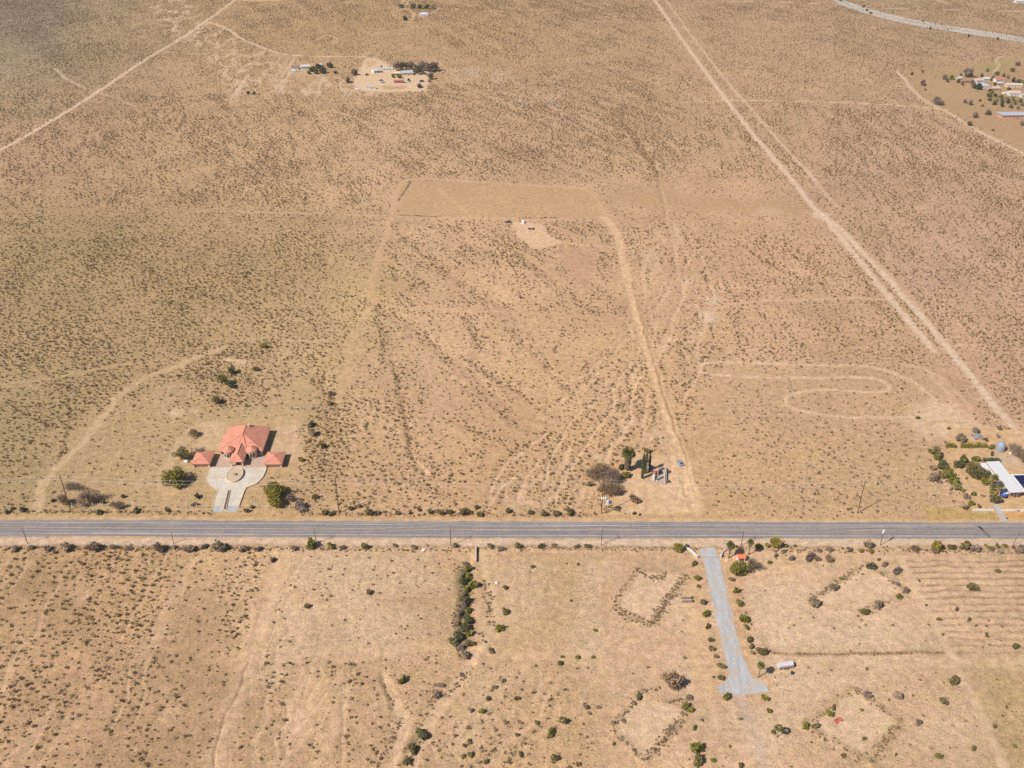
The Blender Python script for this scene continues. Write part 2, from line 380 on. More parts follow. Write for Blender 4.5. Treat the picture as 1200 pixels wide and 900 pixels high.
# left property trail
track([(44,598),(45,580),(58,555),(80,535),(100,515),(113,497),(122,485),(140,462),(160,448),(180,438),(205,430),(230,418),(262,407)], 4.4, .6, (218,186,142))
track([(200,580),(190,565),(200,540),(215,515),(228,500)], 7, .45, (220,188,144)); track([(225,500),(262,494),(300,492),(345,492)], 5, .35, (206,170,124))
spot(267, 421, 4, (222,190,152), .9, bare=1, asp=1.6); spot(283, 424, 4.5, (222,186,152), .9, bare=1, asp=1.4); spot(206, 484, 4, (222,194,150), .8, bare=1); spot(228, 481, 3, (216,184,150), .7, bare=1)
patch([(322,497),(352,497),(356,540),(318,540)], (216,180,138), .85, 2.5, bare=.9); patch([(236,495),(264,495),(260,526),(228,526)], (216,182,140), .8, 2.5, bare=.9)
patch([(186,572),(340,575),(345,604),(180,604)], (206,170,120), .4, 3, dens=.35, green=.3)
for pts, st in (([(352,640),(500,650),(520,690),(420,700),(345,690)], .5), ([(385,690),(500,720),(470,770),(400,760)], .4), ([(575,655),(640,660),(630,720),(590,735)], .3), ([(690,655),(720,660),(712,745),(690,790),(660,740)], .4), ([(770,680),(815,680),(838,790),(840,850),(790,800),(800,740)], .45), ([(870,680),(1000,690),(1090,740),(1100,762),(900,762)], .45), ([(890,776),(990,790),(940,840),(905,890),(880,850)], .45), ([(1060,860),(1130,810),(1160,880),(1120,900)], .3), ([(560,780),(600,790),(560,870),(520,900)], .3), ([(330,700),(380,720),(340,800),(300,800)], .35)):
    patch(pts, (228,196,158), st, 7)
# roadside lot with the palm
patch([(742,530),(800,536),(814,570),(816,602),(735,606),(716,585),(722,560)], (224,186,142), .9, 3, bare=.97)
patch([(772,545),(812,540),(818,600),(780,600)], (228,190,148), .8, 3, bare=1)
track([(706,606),(735,592),(765,585),(800,590)], 6, .55, (218,180,136)); track([(797,545),(806,565),(815,602)], 8, .5, (222,184,138))
# shoulders of the highway
track([(-75,605),(300,607),(600,608.5),(900,609.5),(1275,611)], 3.2, .75, (214,178,136), broken=.3)
track([(-75,634),(300,634),(600,635),(900,635.5),(1275,636.5)], 5.0, .9, (220,190,158), broken=.1)
track([(-75,639.5),(300,639.5),(600,641),(1275,642)], 1.2, .6, (150,118,82), bare=0)
track([(-75,603),(300,604.5),(600,605),(900,605.5),(1275,607)], 2.6, .55, (190,150,100), bare=.4, broken=.5)
# mowing lines, wheel marks
for k in range(46):
    a = random.uniform(475, 690); b = random.uniform(216, 250); track([(a, b), (a + random.uniform(10, 40), b + random.uniform(-2, 4))], 1.6, .35, random.choice([(216,178,132), (178,138,92)]), bare=0, broken=.7)
track([(515,222),(530,236),(552,252)], 2, .5, (220,184,140))
for k in range(30):
    a = random.uniform(720, 1030); b = random.uniform(655, 880); c = random.uniform(-.3, .3); L_ = random.uniform(20, 60)
    track([(a, b), (a + L_ * .5, b + L_ * c * .5 + random.uniform(-2, 2)), (a + L_, b + L_ * c)], random.uniform(.7, 1.6), .3, random.choice([(236,206,168), (190,152,112)]), bare=0, broken=.6)
# ---- south side --------------------------------------------------------------------------------
track([(331,648),(323,675),(314,700),(306,730),(298,765),(286,795),(271,830),(259,870),(251,915)], 7.5, .5, (222,186,148), soft=3)
track([(318,652),(305,700),(299,730),(295,760)], 1.2, .4, (168,130,96), bare=0)
track([(292,775),(287,793),(277,817),(263,840),(255,863),(252,905)], .6, .35, (140,106,78), depth=.5, soft=.4, bare=0, broken=.5)
track([(556,762),(543,793),(527,817),(507,840),(490,873),(476,915)], 5, .75, (226,190,148), depth=.3)
track([(560,745),(556,762),(548,785)], 2.5, .6, (226,190,148))
track([(450,793),(458,812),(467,830),(477,847),(467,873),(450,915)], 4, .65, (226,190,150), depth=.3); track([(447,792),(455,812),(462,828)], 1, .6, (130,104,74), depth=.5, bare=0)
track([(475,880),(487,868),(497,855)], 1.4, .7, (110,92,66), depth=.5, bare=0)
track([(530,650),(552,655),(560,700),(566,760)], 2, .3, (226,190,150)); track([(563,645),(571,670),(577,700),(579,735),(570,760)], 3, .6, (228,194,152))
track([(553,652),(546,672),(549,695),(553,715),(552,735)], 2, .5, (220,176,120), depth=.5)
patch([(534,672),(545,664),(553,690),(552,725),(546,760),(534,766),(530,745),(534,715),(535,690)], (140,128,74), .55, 1, green=.8, dens=.2)
track([(400,772),(493,757),(560,760),(620,772),(710,764),(800,762),(850,764)], 4, .35, (222,184,146))
track([(690,800),(700,790),(712,770),(706,750)], 4, .2, (220,184,142)); track([(700,660),(712,690),(706,720),(716,760)], 4, .25, (196,156,116))
track([(330,770),(360,763),(420,760)], 4, .4, (220,186,146)); track([(338,700),(350,740),(352,770)], 3, .35, (224,188,150)); track([(395,640),(500,645),(690,646),(800,648)], 2.5, .5, (222,186,144))
for k in range(9):
    a = random.uniform(590, 690); track([(a, 660 + 12 * k * .4), (a + random.uniform(-25, 25), 700 + 6 * k), (a + random.uniform(-40, 40), 745)], 1.4, .3, (190,160,110), bare=0)
for k in range(14):
    a = random.uniform(340, 400); b = random.uniform(780, 840); track([(a, b), (a - random.uniform(8, 20), b + 35), (a - random.uniform(20, 40), b + 70)], 1.3, .35, (222,186,146))
for k in range(70):                                    # old wheel marks and rain scratches over the lots
    a = random.uniform(335, 1040); b = random.uniform(655, 885)
    if 805 < a < 905: continue
    an = random.gauss(math.radians(100), .35); L_ = random.uniform(15, 55); c = random.choice([(228,194,156), (228,194,156), (184,144,104)])
    track([(a, b), (a + math.cos(an) * L_ * .5 + random.uniform(-4, 4), b + math.sin(an) * L_ * .35), (a + math.cos(an) * L_, b + math.sin(an) * L_ * .7)], random.uniform(.5, 1.1), .45, c, bare=0, soft=.5, broken=.7, depth=random.choice([0, .2]))
# gate drive surroundings, fields
patch([(800,650),(818,650),(845,790),(850,820),(820,830),(800,760)], (218,176,128), .5, 2, bare=.9); patch([(842,650),(862,650),(882,780),(905,800),(905,830),(850,816)], (218,176,128), .5, 2, bare=.9)
track([(868,815),(877,842),(888,880),(897,920)], 5, .45, (206,184,164)); track([(856,815),(866,850),(874,890)], 2.4, .3, (224,192,156)); track([(884,815),(896,850),(908,890)], 2.4, .3, (224,192,156))
track([(1056,655),(1075,690),(1095,725),(1115,765),(1125,790),(1150,840),(1184,915)], 4, .6, (226,192,152))
track([(905,766),(950,767),(1000,767),(1060,766),(1105,766)], 1.2, .8, (150,112,72), bare=0, depth=-.25, soft=.6, broken=.2)
track([(905,772),(1000,774),(1100,776),(1275,780)], 5, .4, (226,192,152))
track([(868,680),(864,710),(880,740),(900,762)], 1, .4, (160,122,84), bare=0, soft=.6)
for k in range(16):                                     # plough furrows of the old field
    f = 657 + 6.9 * k + .06 * k * k; xl = 1060 + (f - 655) * .55
    if f < 770:
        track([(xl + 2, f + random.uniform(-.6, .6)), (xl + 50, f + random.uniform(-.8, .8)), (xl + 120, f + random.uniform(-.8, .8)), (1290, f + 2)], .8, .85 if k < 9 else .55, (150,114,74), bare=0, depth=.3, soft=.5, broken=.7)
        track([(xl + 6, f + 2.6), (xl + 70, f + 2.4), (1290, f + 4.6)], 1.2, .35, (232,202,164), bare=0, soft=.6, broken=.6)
PLOTS = [[(720,712),(745,668),(802,674),(764,732)], [(947,706),(1015,660),(1063,694),(1005,718)], [(716,852),(752,812),(806,832),(755,893)], [(942,850),(1000,808),(1053,847),(1018,893)]]
for P in PLOTS:
    patch(P, (226,192,152), .7, 2, bare=.6)
    for k in range(4):
        a, b = P[k], P[(k + 1) % 4]
        sl, m = track([a, b], 2.2, .55, (186,150,104), bare=0, depth=-.28, soft=1.3, broken=.6)
for (a, b, rgb, w, st) in (((700,690),(745,655),(206,164,124),8,.35), ((705,720),(712,690),(200,158,118),6,.4), ((700,650),(800,652),(204,164,118),8,.3), ((862,690),(875,745),(196,154,112),5,.35),
                           ((960,790),(985,770),(200,160,118),6,.3), ((975,712),(1000,705),(190,148,106),3,.5), ((1010,890),(1055,845),(176,146,92),4,.5), ((720,770),(800,752),(206,162,124),6,.3)):
    track([a, b], w, st, rgb, bare=0, soft=2)
patch([(1080,594),(1166,594),(1170,609),(1090,610)], (196,164,94), .7, 1.5, bare=.8, green=.7); patch([(1176,598),(1240,598),(1240,609),(1184,609)], (214,164,98), .8, 1.5, bare=.9)
patch([(1112,500),(1240,505),(1240,597),(1178,597),(1140,596),(1135,560),(1110,540)], (214,176,126), .7, 2, bare=.95); patch([(1158,532),(1240,534),(1240,545),(1165,546)], (206,180,152), .8, 1.5, bare=1)
patch([(413,96),(428,68),(446,70),(466,82),(505,84),(500,106),(455,108),(418,106)], (226,194,154), .9, 4, bare=1); patch([(428,72),(442,70),(440,76),(430,80)], (200,148,92), .5, 3, bare=1)
patch([(446,101),(476,101),(474,104),(450,105)], (180,124,86), .55, 2, bare=1); patch([(340,76),(372,74),(375,88),(345,90)], (196,168,124), .6, 4, bare=.7)
track([(473,-2),(468,7),(476,10),(486,16),(483,22),(478,23)], 4, .7, (216,178,138)); track([(486,16),(500,16),(509,14),(513,10)], 3.5, .7, (216,178,138)); track([(480,-3),(475,5)], 4, .6, (216,178,138))
patch([(270,-10),(330,-10),(330,1),(280,1)], (224,190,144), .6, 10, bare=.8); track([(400,3),(412,2)], 6, .6, (216,178,138))

# ---- ground relief -----------------------------------------------------------------------------
near = sstep(.35, 1.4, SS)
HGT += ((fbm(GX, GY, 14, 4, 201) - .5) * .5 + (fbm(GX, GY, 3.0, 2, 207) - .5) * .16) * near
ROAD_N = [(-700, 606), (-75, 609), (0, 609.3), (120, 609.2), (300, 610.4), (540, 611.4), (800, 611.6), (1140, 612.4), (1275, 612.8), (1900, 614)]
ROAD_S = [(-700, 626), (-75, 628.6), (0, 628.9), (120, 628.2), (300, 629.4), (540, 630.4), (800, 630.9), (1140, 631.2), (1275, 631.9), (1900, 633)]
sl, m = poly_mask(ROAD_N + ROAD_S[::-1], 2.0, False)
sl2, m2 = poly_mask([(p[0], p[1] - 2.5) for p in ROAD_N] + [(p[0], p[1] + 2.5) for p in ROAD_S[::-1]], 1.0, False)
HGT[sl2] *= 1 - m2; BARE[sl2] = np.maximum(BARE[sl2], m2)
DRIVE = [(819.5,643),(823,655),(828,675),(832,695),(837,715),(843,740),(848,765),(853,785),(853.5,796),(848,801),(841,804),(843,813),(870,814),(900,811),(899.5,803),(893,799),(883,794.5),(877,785),(870,765),(864,745),(857,720),(853,700),(847,675),(842,655),(837,642)]
sl, m = poly_mask(DRIVE, 2.5, False); HGT[sl] *= 1 - m; BARE[sl] = np.maximum(BARE[sl], m)
FORE = [(220,528),(345,528),(345,552),(314,556),(300,572),(290,578),(278,605),(247,605),(250,580),(240,566),(238,550),(220,550)]
sl, m = poly_mask(FORE, 2.0, False); HGT[sl] *= 1 - m; BARE[sl] = np.maximum(BARE[sl], m)
sl, m = poly_mask([(258,496),(320,496),(330,530),(250,530)], 2.0, False); HGT[sl] *= 1 - m; BARE[sl] = np.maximum(BARE[sl], m)

def gh(x, y):
    """ground height at a world point"""
    u, v = inv(x, y)
    i = int(np.clip(np.searchsorted(vv, v) - 1, 0, NV - 2)); j = int(np.clip(np.searchsorted(uu, u) - 1, 0, NU - 2))
    a = (v - vv[i]) / (vv[i + 1] - vv[i]); b = (u - uu[j]) / (uu[j + 1] - uu[j])
    a = min(max(a, 0), 1); b = min(max(b, 0), 1)
    return float((HGT[i, j] * (1 - b) + HGT[i, j + 1] * b) * (1 - a) + (HGT[i + 1, j] * (1 - b) + HGT[i + 1, j + 1] * b) * a)

def P3(u, v, dz=0.0):
    x, y = g(u, v); x = float(x); y = float(y)
    return Vector((x, y, gh(x, y) + dz))

# ------------------------------------------------------------------ material helpers
def new_mat(name):
    m = bpy.data.materials.new(name); m.use_nodes = True
    nt = m.node_tree
    return m, nt, nt.nodes['Principled BSDF']

def mat(name, rgb, rough=.85, var=.25, scale=2.0, metal=0.0, bump=0.0, srgb=True, spec=.3, rand=0.0, streak=None, emit=None):
    """plain weathered surface: base colour with grain at two sizes, optional per-object variation"""
    m, nt, b = new_mat(name)
    c = lin(rgb) if srgb else np.array(rgb)
    tc = nt.nodes.new('ShaderNodeTexCoord')
    n = nt.nodes.new('ShaderNodeTexNoise'); n.inputs['Scale'].default_value = scale; n.inputs['Detail'].default_value = 5
    if streak:
        mp = nt.nodes.new('ShaderNodeMapping'); mp.inputs['Scale'].default_value = streak
        nt.links.new(tc.outputs['Object'], mp.inputs[0]); nt.links.new(mp.outputs[0], n.inputs['Vector'])
    else:
        nt.links.new(tc.outputs['Object'], n.inputs['Vector'])
    r = nt.nodes.new('ShaderNodeMapRange')
    r.inputs[1].default_value = .3; r.inputs[2].default_value = .7
    r.inputs[3].default_value = 1 - var; r.inputs[4].default_value = 1 + var
    nt.links.new(n.outputs['Fac'], r.inputs[0])
    h = nt.nodes.new('ShaderNodeMix'); h.data_type = 'RGBA'; h.blend_type = 'MULTIPLY'; h.inputs[0].default_value = 1
    h.inputs[6].default_value = (*c, 1)
    nt.links.new(r.outputs[0], h.inputs[7])
    out = h.outputs[2]
    if rand:
        oi = nt.nodes.new('ShaderNodeObjectInfo')
        r2 = nt.nodes.new('ShaderNodeMapRange'); r2.inputs[3].default_value = 1 - rand; r2.inputs[4].default_value = 1 + rand
        nt.links.new(oi.outputs['Random'], r2.inputs[0])
        h2 = nt.nodes.new('ShaderNodeMix'); h2.data_type = 'RGBA'; h2.blend_type = 'MULTIPLY'; h2.inputs[0].default_value = 1
        nt.links.new(out, h2.inputs[6]); nt.links.new(r2.outputs[0], h2.inputs[7]); out = h2.outputs[2]
    nt.links.new(out, b.inputs['Base Color'])
    b.inputs['Roughness'].default_value = rough; b.inputs['Metallic'].default_value = metal
    b.inputs['Specular IOR Level'].default_value = spec
    if bump:
        bp = nt.nodes.new('ShaderNodeBump'); bp.inputs['Strength'].default_value = bump; bp.inputs['Distance'].default_value = .1
        nt.links.new(n.outputs['Fac'], bp.inputs['Height']); nt.links.new(bp.outputs[0], b.inputs['Normal'])
    return m

K_ALB = 0.735
def ground_material():
    m, nt, b = new_mat('desert_soil')
    L = nt.links
    at = nt.nodes.new('ShaderNodeAttribute'); at.attribute_name = 'soil'
    ag = nt.nodes.new('ShaderNodeAttribute'); ag.attribute_name = 'growth'
    geo = nt.nodes.new('ShaderNodeNewGeometry')
    sep = nt.nodes.new('ShaderNodeSeparateColor'); L.new(ag.outputs['Color'], sep.inputs[0])
    def noise(scale, detail=4, rough=.6):
        n = nt.nodes.new('ShaderNodeTexNoise'); n.inputs['Scale'].default_value = scale
        n.inputs['Detail'].default_value = detail; n.inputs['Roughness'].default_value = rough
        L.new(geo.outputs['Position'], n.inputs['Vector']); return n.outputs['Fac']
    def ramp(x, a, b_, c=0, d=1):
        r = nt.nodes.new('ShaderNodeMapRange'); r.inputs[1].default_value = a; r.inputs[2].default_value = b_
        r.inputs[3].default_value = c; r.inputs[4].default_value = d; L.new(x, r.inputs[0]); return r.outputs[0]
    def math_(op, a, c):
        n = nt.nodes.new('ShaderNodeMath'); n.operation = op
        for k, q in enumerate((a, c)):
            if isinstance(q, float): n.inputs[k].default_value = q
            else: L.new(q, n.inputs[k])
        return n.outputs[0]
    def mix(f, a, c, kind='MIX'):
        n = nt.nodes.new('ShaderNodeMix'); n.data_type = 'RGBA'; n.blend_type = kind
        for k, q in ((0, f), (6, a), (7, c)):
            if isinstance(q, (float, int)): n.inputs[k].default_value = q
            elif isinstance(q, tuple): n.inputs[k].default_value = q
            else: L.new(q, n.inputs[k])
        return n.outputs[2]
    sc = mix(1.0, at.outputs['Color'], (K_ALB * 1.0, K_ALB * 1.005, K_ALB * 1.05, 1), 'MULTIPLY')
    big = ramp(noise(.30, 6, .70), .35, .65, .77, 1.17)
    sc = mix(1.0, sc, big, 'MULTIPLY')
    fine = ramp(noise(1.7, 4, .8), .36, .64, .78, 1.18)
    sc = mix(1.0, sc, fine, 'MULTIPLY')
    sc = mix(1.0, sc, ramp(noise(3.4, 2, .6), .38, .62, .82, 1.14), 'MULTIPLY')
    hue = mix(ramp(noise(.16, 4, .7), .36, .64), (1.03, .98, 1.06, 1), (.985, 1.0, .94, 1))
    sc = mix(1.0, sc, hue, 'MULTIPLY')
    # litter, tufts and stones: small dark grains that follow the growth map
    tn = noise(.95, 3, .7)
    th = math_('SUBTRACT', .585, math_('MULTIPLY', sep.outputs[1], .10))
    tf = nt.nodes.new('ShaderNodeMapRange'); L.new(tn, tf.inputs[0]); L.new(th, tf.inputs[1])
    L.new(math_('ADD', th, .07), tf.inputs[2])
    free = math_('SUBTRACT', 1.0, sep.outputs[0])
    amt = math_('MULTIPLY', tf.outputs[0], math_('MULTIPLY', free, .5))
    sc = mix(amt, sc, (.115, .082, .045, 1))
    gn = ramp(noise(.5, 4, .7), .42, .66)
    ga = math_('MULTIPLY', math_('MULTIPLY', gn, sep.outputs[1]), .24)
    sc = mix(ga, sc, (.20, .155, .055, 1))
    L.new(sc, b.inputs['Base Color'])
    b.inputs['Roughness'].default_value = .95; b.inputs['Specular IOR Level'].default_value = .12
    bp = nt.nodes.new('ShaderNodeBump'); bp.inputs['Strength'].default_value = .9; bp.inputs['Distance'].default_value = .45
    L.new(noise(.8, 6, .72), bp.inputs['Height']); L.new(bp.outputs[0], b.inputs['Normal'])
    return m

# ------------------------------------------------------------------ build the sheet
me = bpy.data.meshes.new('ground')
co = np.stack([GX, GY, HGT], -1).astype(np.float32).reshape(-1, 3)
me.vertices.add(len(co)); me.vertices.foreach_set('co', co.ravel())
ii, jj = np.meshgrid(np.arange(NV - 1), np.arange(NU - 1), indexing='ij')
a = (ii * NU + jj).ravel()
quads = np.stack([a + NU, a + NU + 1, a + 1, a], -1).astype(np.int32)
me.loops.add(quads.size); me.loops.foreach_set('vertex_index', quads.ravel())
me.polygons.add(len(quads)); me.polygons.foreach_set('loop_start', np.arange(0, quads.size, 4, dtype=np.int32))
me.polygons.foreach_set('use_smooth', np.ones(len(quads), bool))
me.update(calc_edges=True)
at = me.attributes.new('soil', 'FLOAT_COLOR', 'POINT')
at.data.foreach_set('color', np.concatenate([COLR.reshape(-1, 3), np.ones((NU * NV, 1))], 1).astype(np.float32).ravel())
at = me.attributes.new('growth', 'FLOAT_COLOR', 'POINT')
at.data.foreach_set('color', np.stack([BARE, GREEN, DENS * .3, np.ones_like(BARE)], -1).astype(np.float32).ravel())
me.materials.append(ground_material())
ground = bpy.data.objects.new('ground', me); COL.objects.link(ground); ground['kind'] = 'structure'

# ------------------------------------------------------------------ mesh helpers
class MB:
    def __init__(s): s.v = []; s.f = []; s.mi = []
    def add(s, vs, fs, mi=0):
        o = len(s.v); s.v += [tuple(p) for p in vs]; s.f += [tuple(i + o for i in f) for f in fs]; s.mi += [mi] * len(fs)
    def box(s, c, d, rz=0.0, mi=0, taper=1.0):
        x, y, z = d[0] / 2, d[1] / 2, d[2] / 2; cs, sn = math.cos(rz), math.sin(rz)
        vs = []
        for dz, t in ((-z, 1), (z, taper)):
            for dx, dy in ((-x, -y), (x, -y), (x, y), (-x, y)):
                dx, dy = dx * t, dy * t
                vs.append((c[0] + dx * cs - dy * sn, c[1] + dx * sn + dy * cs, c[2] + dz))
        s.add(vs, [(3, 2, 1, 0), (4, 5, 6, 7), (0, 1, 5, 4), (1, 2, 6, 5), (2, 3, 7, 6), (3, 0, 4, 7)], mi)
    def tube(s, pts, rad, n=6, mi=0, cap=True):
        pts = [Vector(p) for p in pts]
        if not hasattr(rad, '__len__'): rad = [rad] * len(pts)
        rings = []
        for k, p in enumerate(pts):
            d = (pts[min(k + 1, len(pts) - 1)] - pts[max(k - 1, 0)]).normalized()
            a = d.cross(Vector((0, 0, 1)) if abs(d.z) < .9 else Vector((1, 0, 0))).normalized(); b_ = d.cross(a)
            rings.append([p + (a * math.cos(6.2832 * i / n) + b_ * math.sin(6.2832 * i / n)) * rad[k] for i in range(n)])
        vs = [q for r in rings for q in r]; fs = []
        for k in range(len(pts) - 1):
            for i in range(n):
                fs.append((k * n + i, k * n + (i + 1) % n, (k + 1) * n + (i + 1) % n, (k + 1) * n + i))
        if cap: fs += [tuple(range(n))[::-1], tuple((len(pts) - 1) * n + i for i in range(n))]
        s.add(vs, fs, mi)
    def lathe(s, c, prof, n=16, mi=0, sx=1.0, sy=1.0):
        vs = [(c[0] + r * sx * math.cos(6.2832 * i / n), c[1] + r * sy * math.sin(6.2832 * i / n), c[2] + z) for r, z in prof for i in range(n)]
        fs = [(k * n + i, k * n + (i + 1) % n, (k + 1) * n + (i + 1) % n, (k + 1) * n + i) for k in range(len(prof) - 1) for i in range(n)]
        fs.append(tuple((len(prof) - 1) * n + i for i in range(n)))
        s.add(vs, fs, mi)
    def hip(s, x0, x1, y0, y1, z, rise, thick=.22, yf=None, yb=None, mi=0):
        """hip roof, ridge along y, hip runs yf (front) and yb (back)"""
        w = (x1 - x0) / 2; cx = (x0 + x1) / 2
        yf = w if yf is None else yf; yb = w if yb is None else yb
        vs = [(x0, y0, z), (x1, y0, z), (x1, y1, z), (x0, y1, z), (cx, y0 + yf, z + rise), (cx, y1 - yb, z + rise),
              (x0, y0, z - thick), (x1, y0, z - thick), (x1, y1, z - thick), (x0, y1, z - thick)]
        s.add(vs, [(0, 1, 4), (1, 2, 5, 4), (2, 3, 5), (3, 0, 4, 5), (6, 7, 1, 0), (7, 8, 2, 1), (8, 9, 3, 2), (9, 6, 0, 3), (9, 8, 7, 6)], mi)
    def slab(s, poly, z0, z1, mi=0):
        n = len(poly)
        vs = [(p[0], p[1], z0) for p in poly] + [(p[0], p[1], z1) for p in poly]
        s.add(vs, [tuple(range(n))[::-1], tuple(range(n, 2 * n))] + [(i, (i + 1) % n, n + (i + 1) % n, n + i) for i in range(n)], mi)
    def mesh(s, name, mats, smooth=False):
        m = bpy.data.meshes.new(name); m.from_pydata(s.v, [], s.f)
        for q in (mats if isinstance(mats, (list, tuple)) else [mats]): m.materials.append(q)
        if any(s.mi): m.polygons.foreach_set('material_index', s.mi)
        if smooth: m.polygons.foreach_set('use_smooth', [True] * len(s.f))
        m.update(); return m
    def obj(s, name, mats, parent=None, smooth=False):
        o = bpy.data.objects.new(name, s.mesh(name, mats, smooth)); COL.objects.link(o)
        if parent: o.parent = parent
        return o

def tag(o, label=None, cat=None, group=None, kind=None):
    if label: o['label'] = label
    if cat: o['category'] = cat
    if group: o['group'] = group
    if kind: o['kind'] = kind
    return o

def thing(name, label, cat, loc, rz=0.0, group=None):
    o = bpy.data.objects.new(name, None); COL.objects.link(o)
    o.location = loc; o.rotation_euler = (0, 0, rz); o.empty_display_size = .5
    return tag(o, label, cat, group)

def copy_tree(o, parent=None):
    c = o.copy(); COL.objects.link(c)
    if parent: c.parent = parent
    for ch in list(o.children): copy_tree(ch, c)
    return c
def strip(name, A, B, z, m, parent=None, t=.0):
    """sheet between two photo polylines with equal counts"""
    P = [g(*p) for p in A]; Q = [g(*p) for p in B]; n = len(P)
    b = MB()
    b.add([(float(p[0]), float(p[1]), z) for p in P] + [(float(q[0]), float(q[1]), z) for q in Q], [(n + i, n + i + 1, i + 1, i) for i in range(n - 1)])
    return b.obj(name, m, parent)
# ================================================================== plants
def leaf_mat(name, rgb, rand=.25, rough=.8, alt=None):
    """foliage: every leaf face carries its own tone, warm and cool clumps"""
    m, nt, b = new_mat(name)
    c = np.array(rgb, float); a2 = np.array(alt if alt else c * 1.5)
    geo = nt.nodes.new('ShaderNodeNewGeometry'); oi = nt.nodes.new('ShaderNodeObjectInfo')
    mx = nt.nodes.new('ShaderNodeMix'); mx.data_type = 'RGBA'
    mx.inputs[6].default_value = (*(c * .75), 1); mx.inputs[7].default_value = (*a2, 1)
    nt.links.new(geo.outputs['Random Per Island'], mx.inputs[0])
    r = nt.nodes.new('ShaderNodeMapRange'); r.inputs[3].default_value = 1 - rand; r.inputs[4].default_value = 1 + rand
    nt.links.new(oi.outputs['Random'], r.inputs[0])
    h = nt.nodes.new('ShaderNodeMix'); h.data_type = 'RGBA'; h.blend_type = 'MULTIPLY'; h.inputs[0].default_value = 1
    nt.links.new(mx.outputs[2], h.inputs[6]); nt.links.new(r.outputs[0], h.inputs[7])
    nt.links.new(h.outputs[2], b.inputs['Base Color'])
    b.inputs['Roughness'].default_value = rough; b.inputs['Specular IOR Level'].default_value = .15
    tr = nt.nodes.new('ShaderNodeBsdfTranslucent'); ms = nt.nodes.new('ShaderNodeMixShader'); ms.inputs[0].default_value = .28
    nt.links.new(h.outputs[2], tr.inputs[0]); nt.links.new(b.outputs[0], ms.inputs[1]); nt.links.new(tr.outputs[0], ms.inputs[2])
    nt.links.new(ms.outputs[0], nt.nodes['Material Output'].inputs[0])
    return m

M = {}
M['shrub_olive'] = leaf_mat('creosote_leaves', (.225, .150, .068), .3, alt=(.37, .26, .118))
M['shrub_grey'] = leaf_mat('sage_twigs', (.255, .185, .12), .3, alt=(.39, .295, .20))
M['shrub_brown'] = leaf_mat('dry_twigs', (.22, .148, .080), .3, alt=(.35, .245, .14))
M['leaf_green'] = leaf_mat('bright_leaves', (.175, .16, .033), .15, alt=(.33, .285, .065))
M['leaf_yellow'] = leaf_mat('yellow_green_leaves', (.215, .178, .03), .12, alt=(.39, .31, .06))
M['leaf_dark'] = leaf_mat('dark_leaves', (.09, .09, .04), .2, alt=(.18, .165, .075))
M['leaf_olive'] = leaf_mat('olive_leaves', (.175, .14, .058), .2, alt=(.31, .245, .10))
M['twig_purple'] = leaf_mat('bare_purple_twigs', (.25, .165, .122), .15, alt=(.39, .285, .225))
M['twig_brown'] = leaf_mat('bare_brown_twigs', (.235, .148, .085), .15, alt=(.38, .26, .155))
M['frond'] = leaf_mat('palm_fronds', (.125, .13, .038), .15, alt=(.33, .29, .10))
M['frond_dead'] = leaf_mat('dead_fronds', (.24, .165, .105), .1, alt=(.34, .24, .16))
M['bark'] = mat('bark', (.13, .09, .06), srgb=False, var=.35, scale=6)

def tri_leaves(centres, size, up=.3, thin=1.0, rng=RNG):
    """one small bent leaf clump (two triangles) at each centre"""
    n = len(centres)
    d = rng.normal(size=(n, 3)); d[:, 2] += up * 1.5; d /= np.linalg.norm(d, axis=1)[:, None] + 1e-9
    r = rng.normal(size=(n, 3)); t = np.cross(d, r); t /= np.linalg.norm(t, axis=1)[:, None] + 1e-9
    b = np.cross(d, t)
    s = np.asarray(size) * rng.uniform(.6, 1.35, n)
    s = s[:, None]
    p0 = centres - t * s * .5 * thin; p1 = centres + t * s * .5 * thin
    p2 = centres + b * s * .8 + d * s * .15; p3 = centres - b * s * .8 + d * s * .1
    V = np.stack([p0, p1, p2, p3], 1).reshape(-1, 3)
    i = np.arange(n) * 4
    F = np.stack([np.stack([i, i + 1, i + 2], 1), np.stack([i + 1, i, i + 3], 1)], 1).reshape(-1, 3)
    return V, F

def np_mesh(name, V, F, mats, mi=None):
    m = bpy.data.meshes.new(name)
    V = np.asarray(V, np.float32); F = np.asarray(F, np.int32)
    m.vertices.add(len(V)); m.vertices.foreach_set('co', V.ravel())
    m.loops.add(F.size); m.loops.foreach_set('vertex_index', F.ravel())
    m.polygons.add(len(F)); m.polygons.foreach_set('loop_start', np.arange(0, F.size, F.shape[1], dtype=np.int32))
    for q in (mats if isinstance(mats, (list, tuple)) else [mats]): m.materials.append(q)
    m.update(calc_edges=True); return m

def blob_pts(n, blobs, rng=RNG, shell=.55):
    """points through a union of ellipsoid clumps (x, y, z, rx, ry, rz)"""
    B = np.array(blobs, float); w = (B[:, 3] * B[:, 4] * B[:, 5]) ** .7; w /= w.sum()
    k = rng.choice(len(B), n, p=w)
    d = rng.normal(size=(n, 3)); d /= np.linalg.norm(d, axis=1)[:, None]
    rad = rng.uniform(shell, 1.0, n) ** .7
    return B[k, :3] + d * B[k, 3:] * rad[:, None]

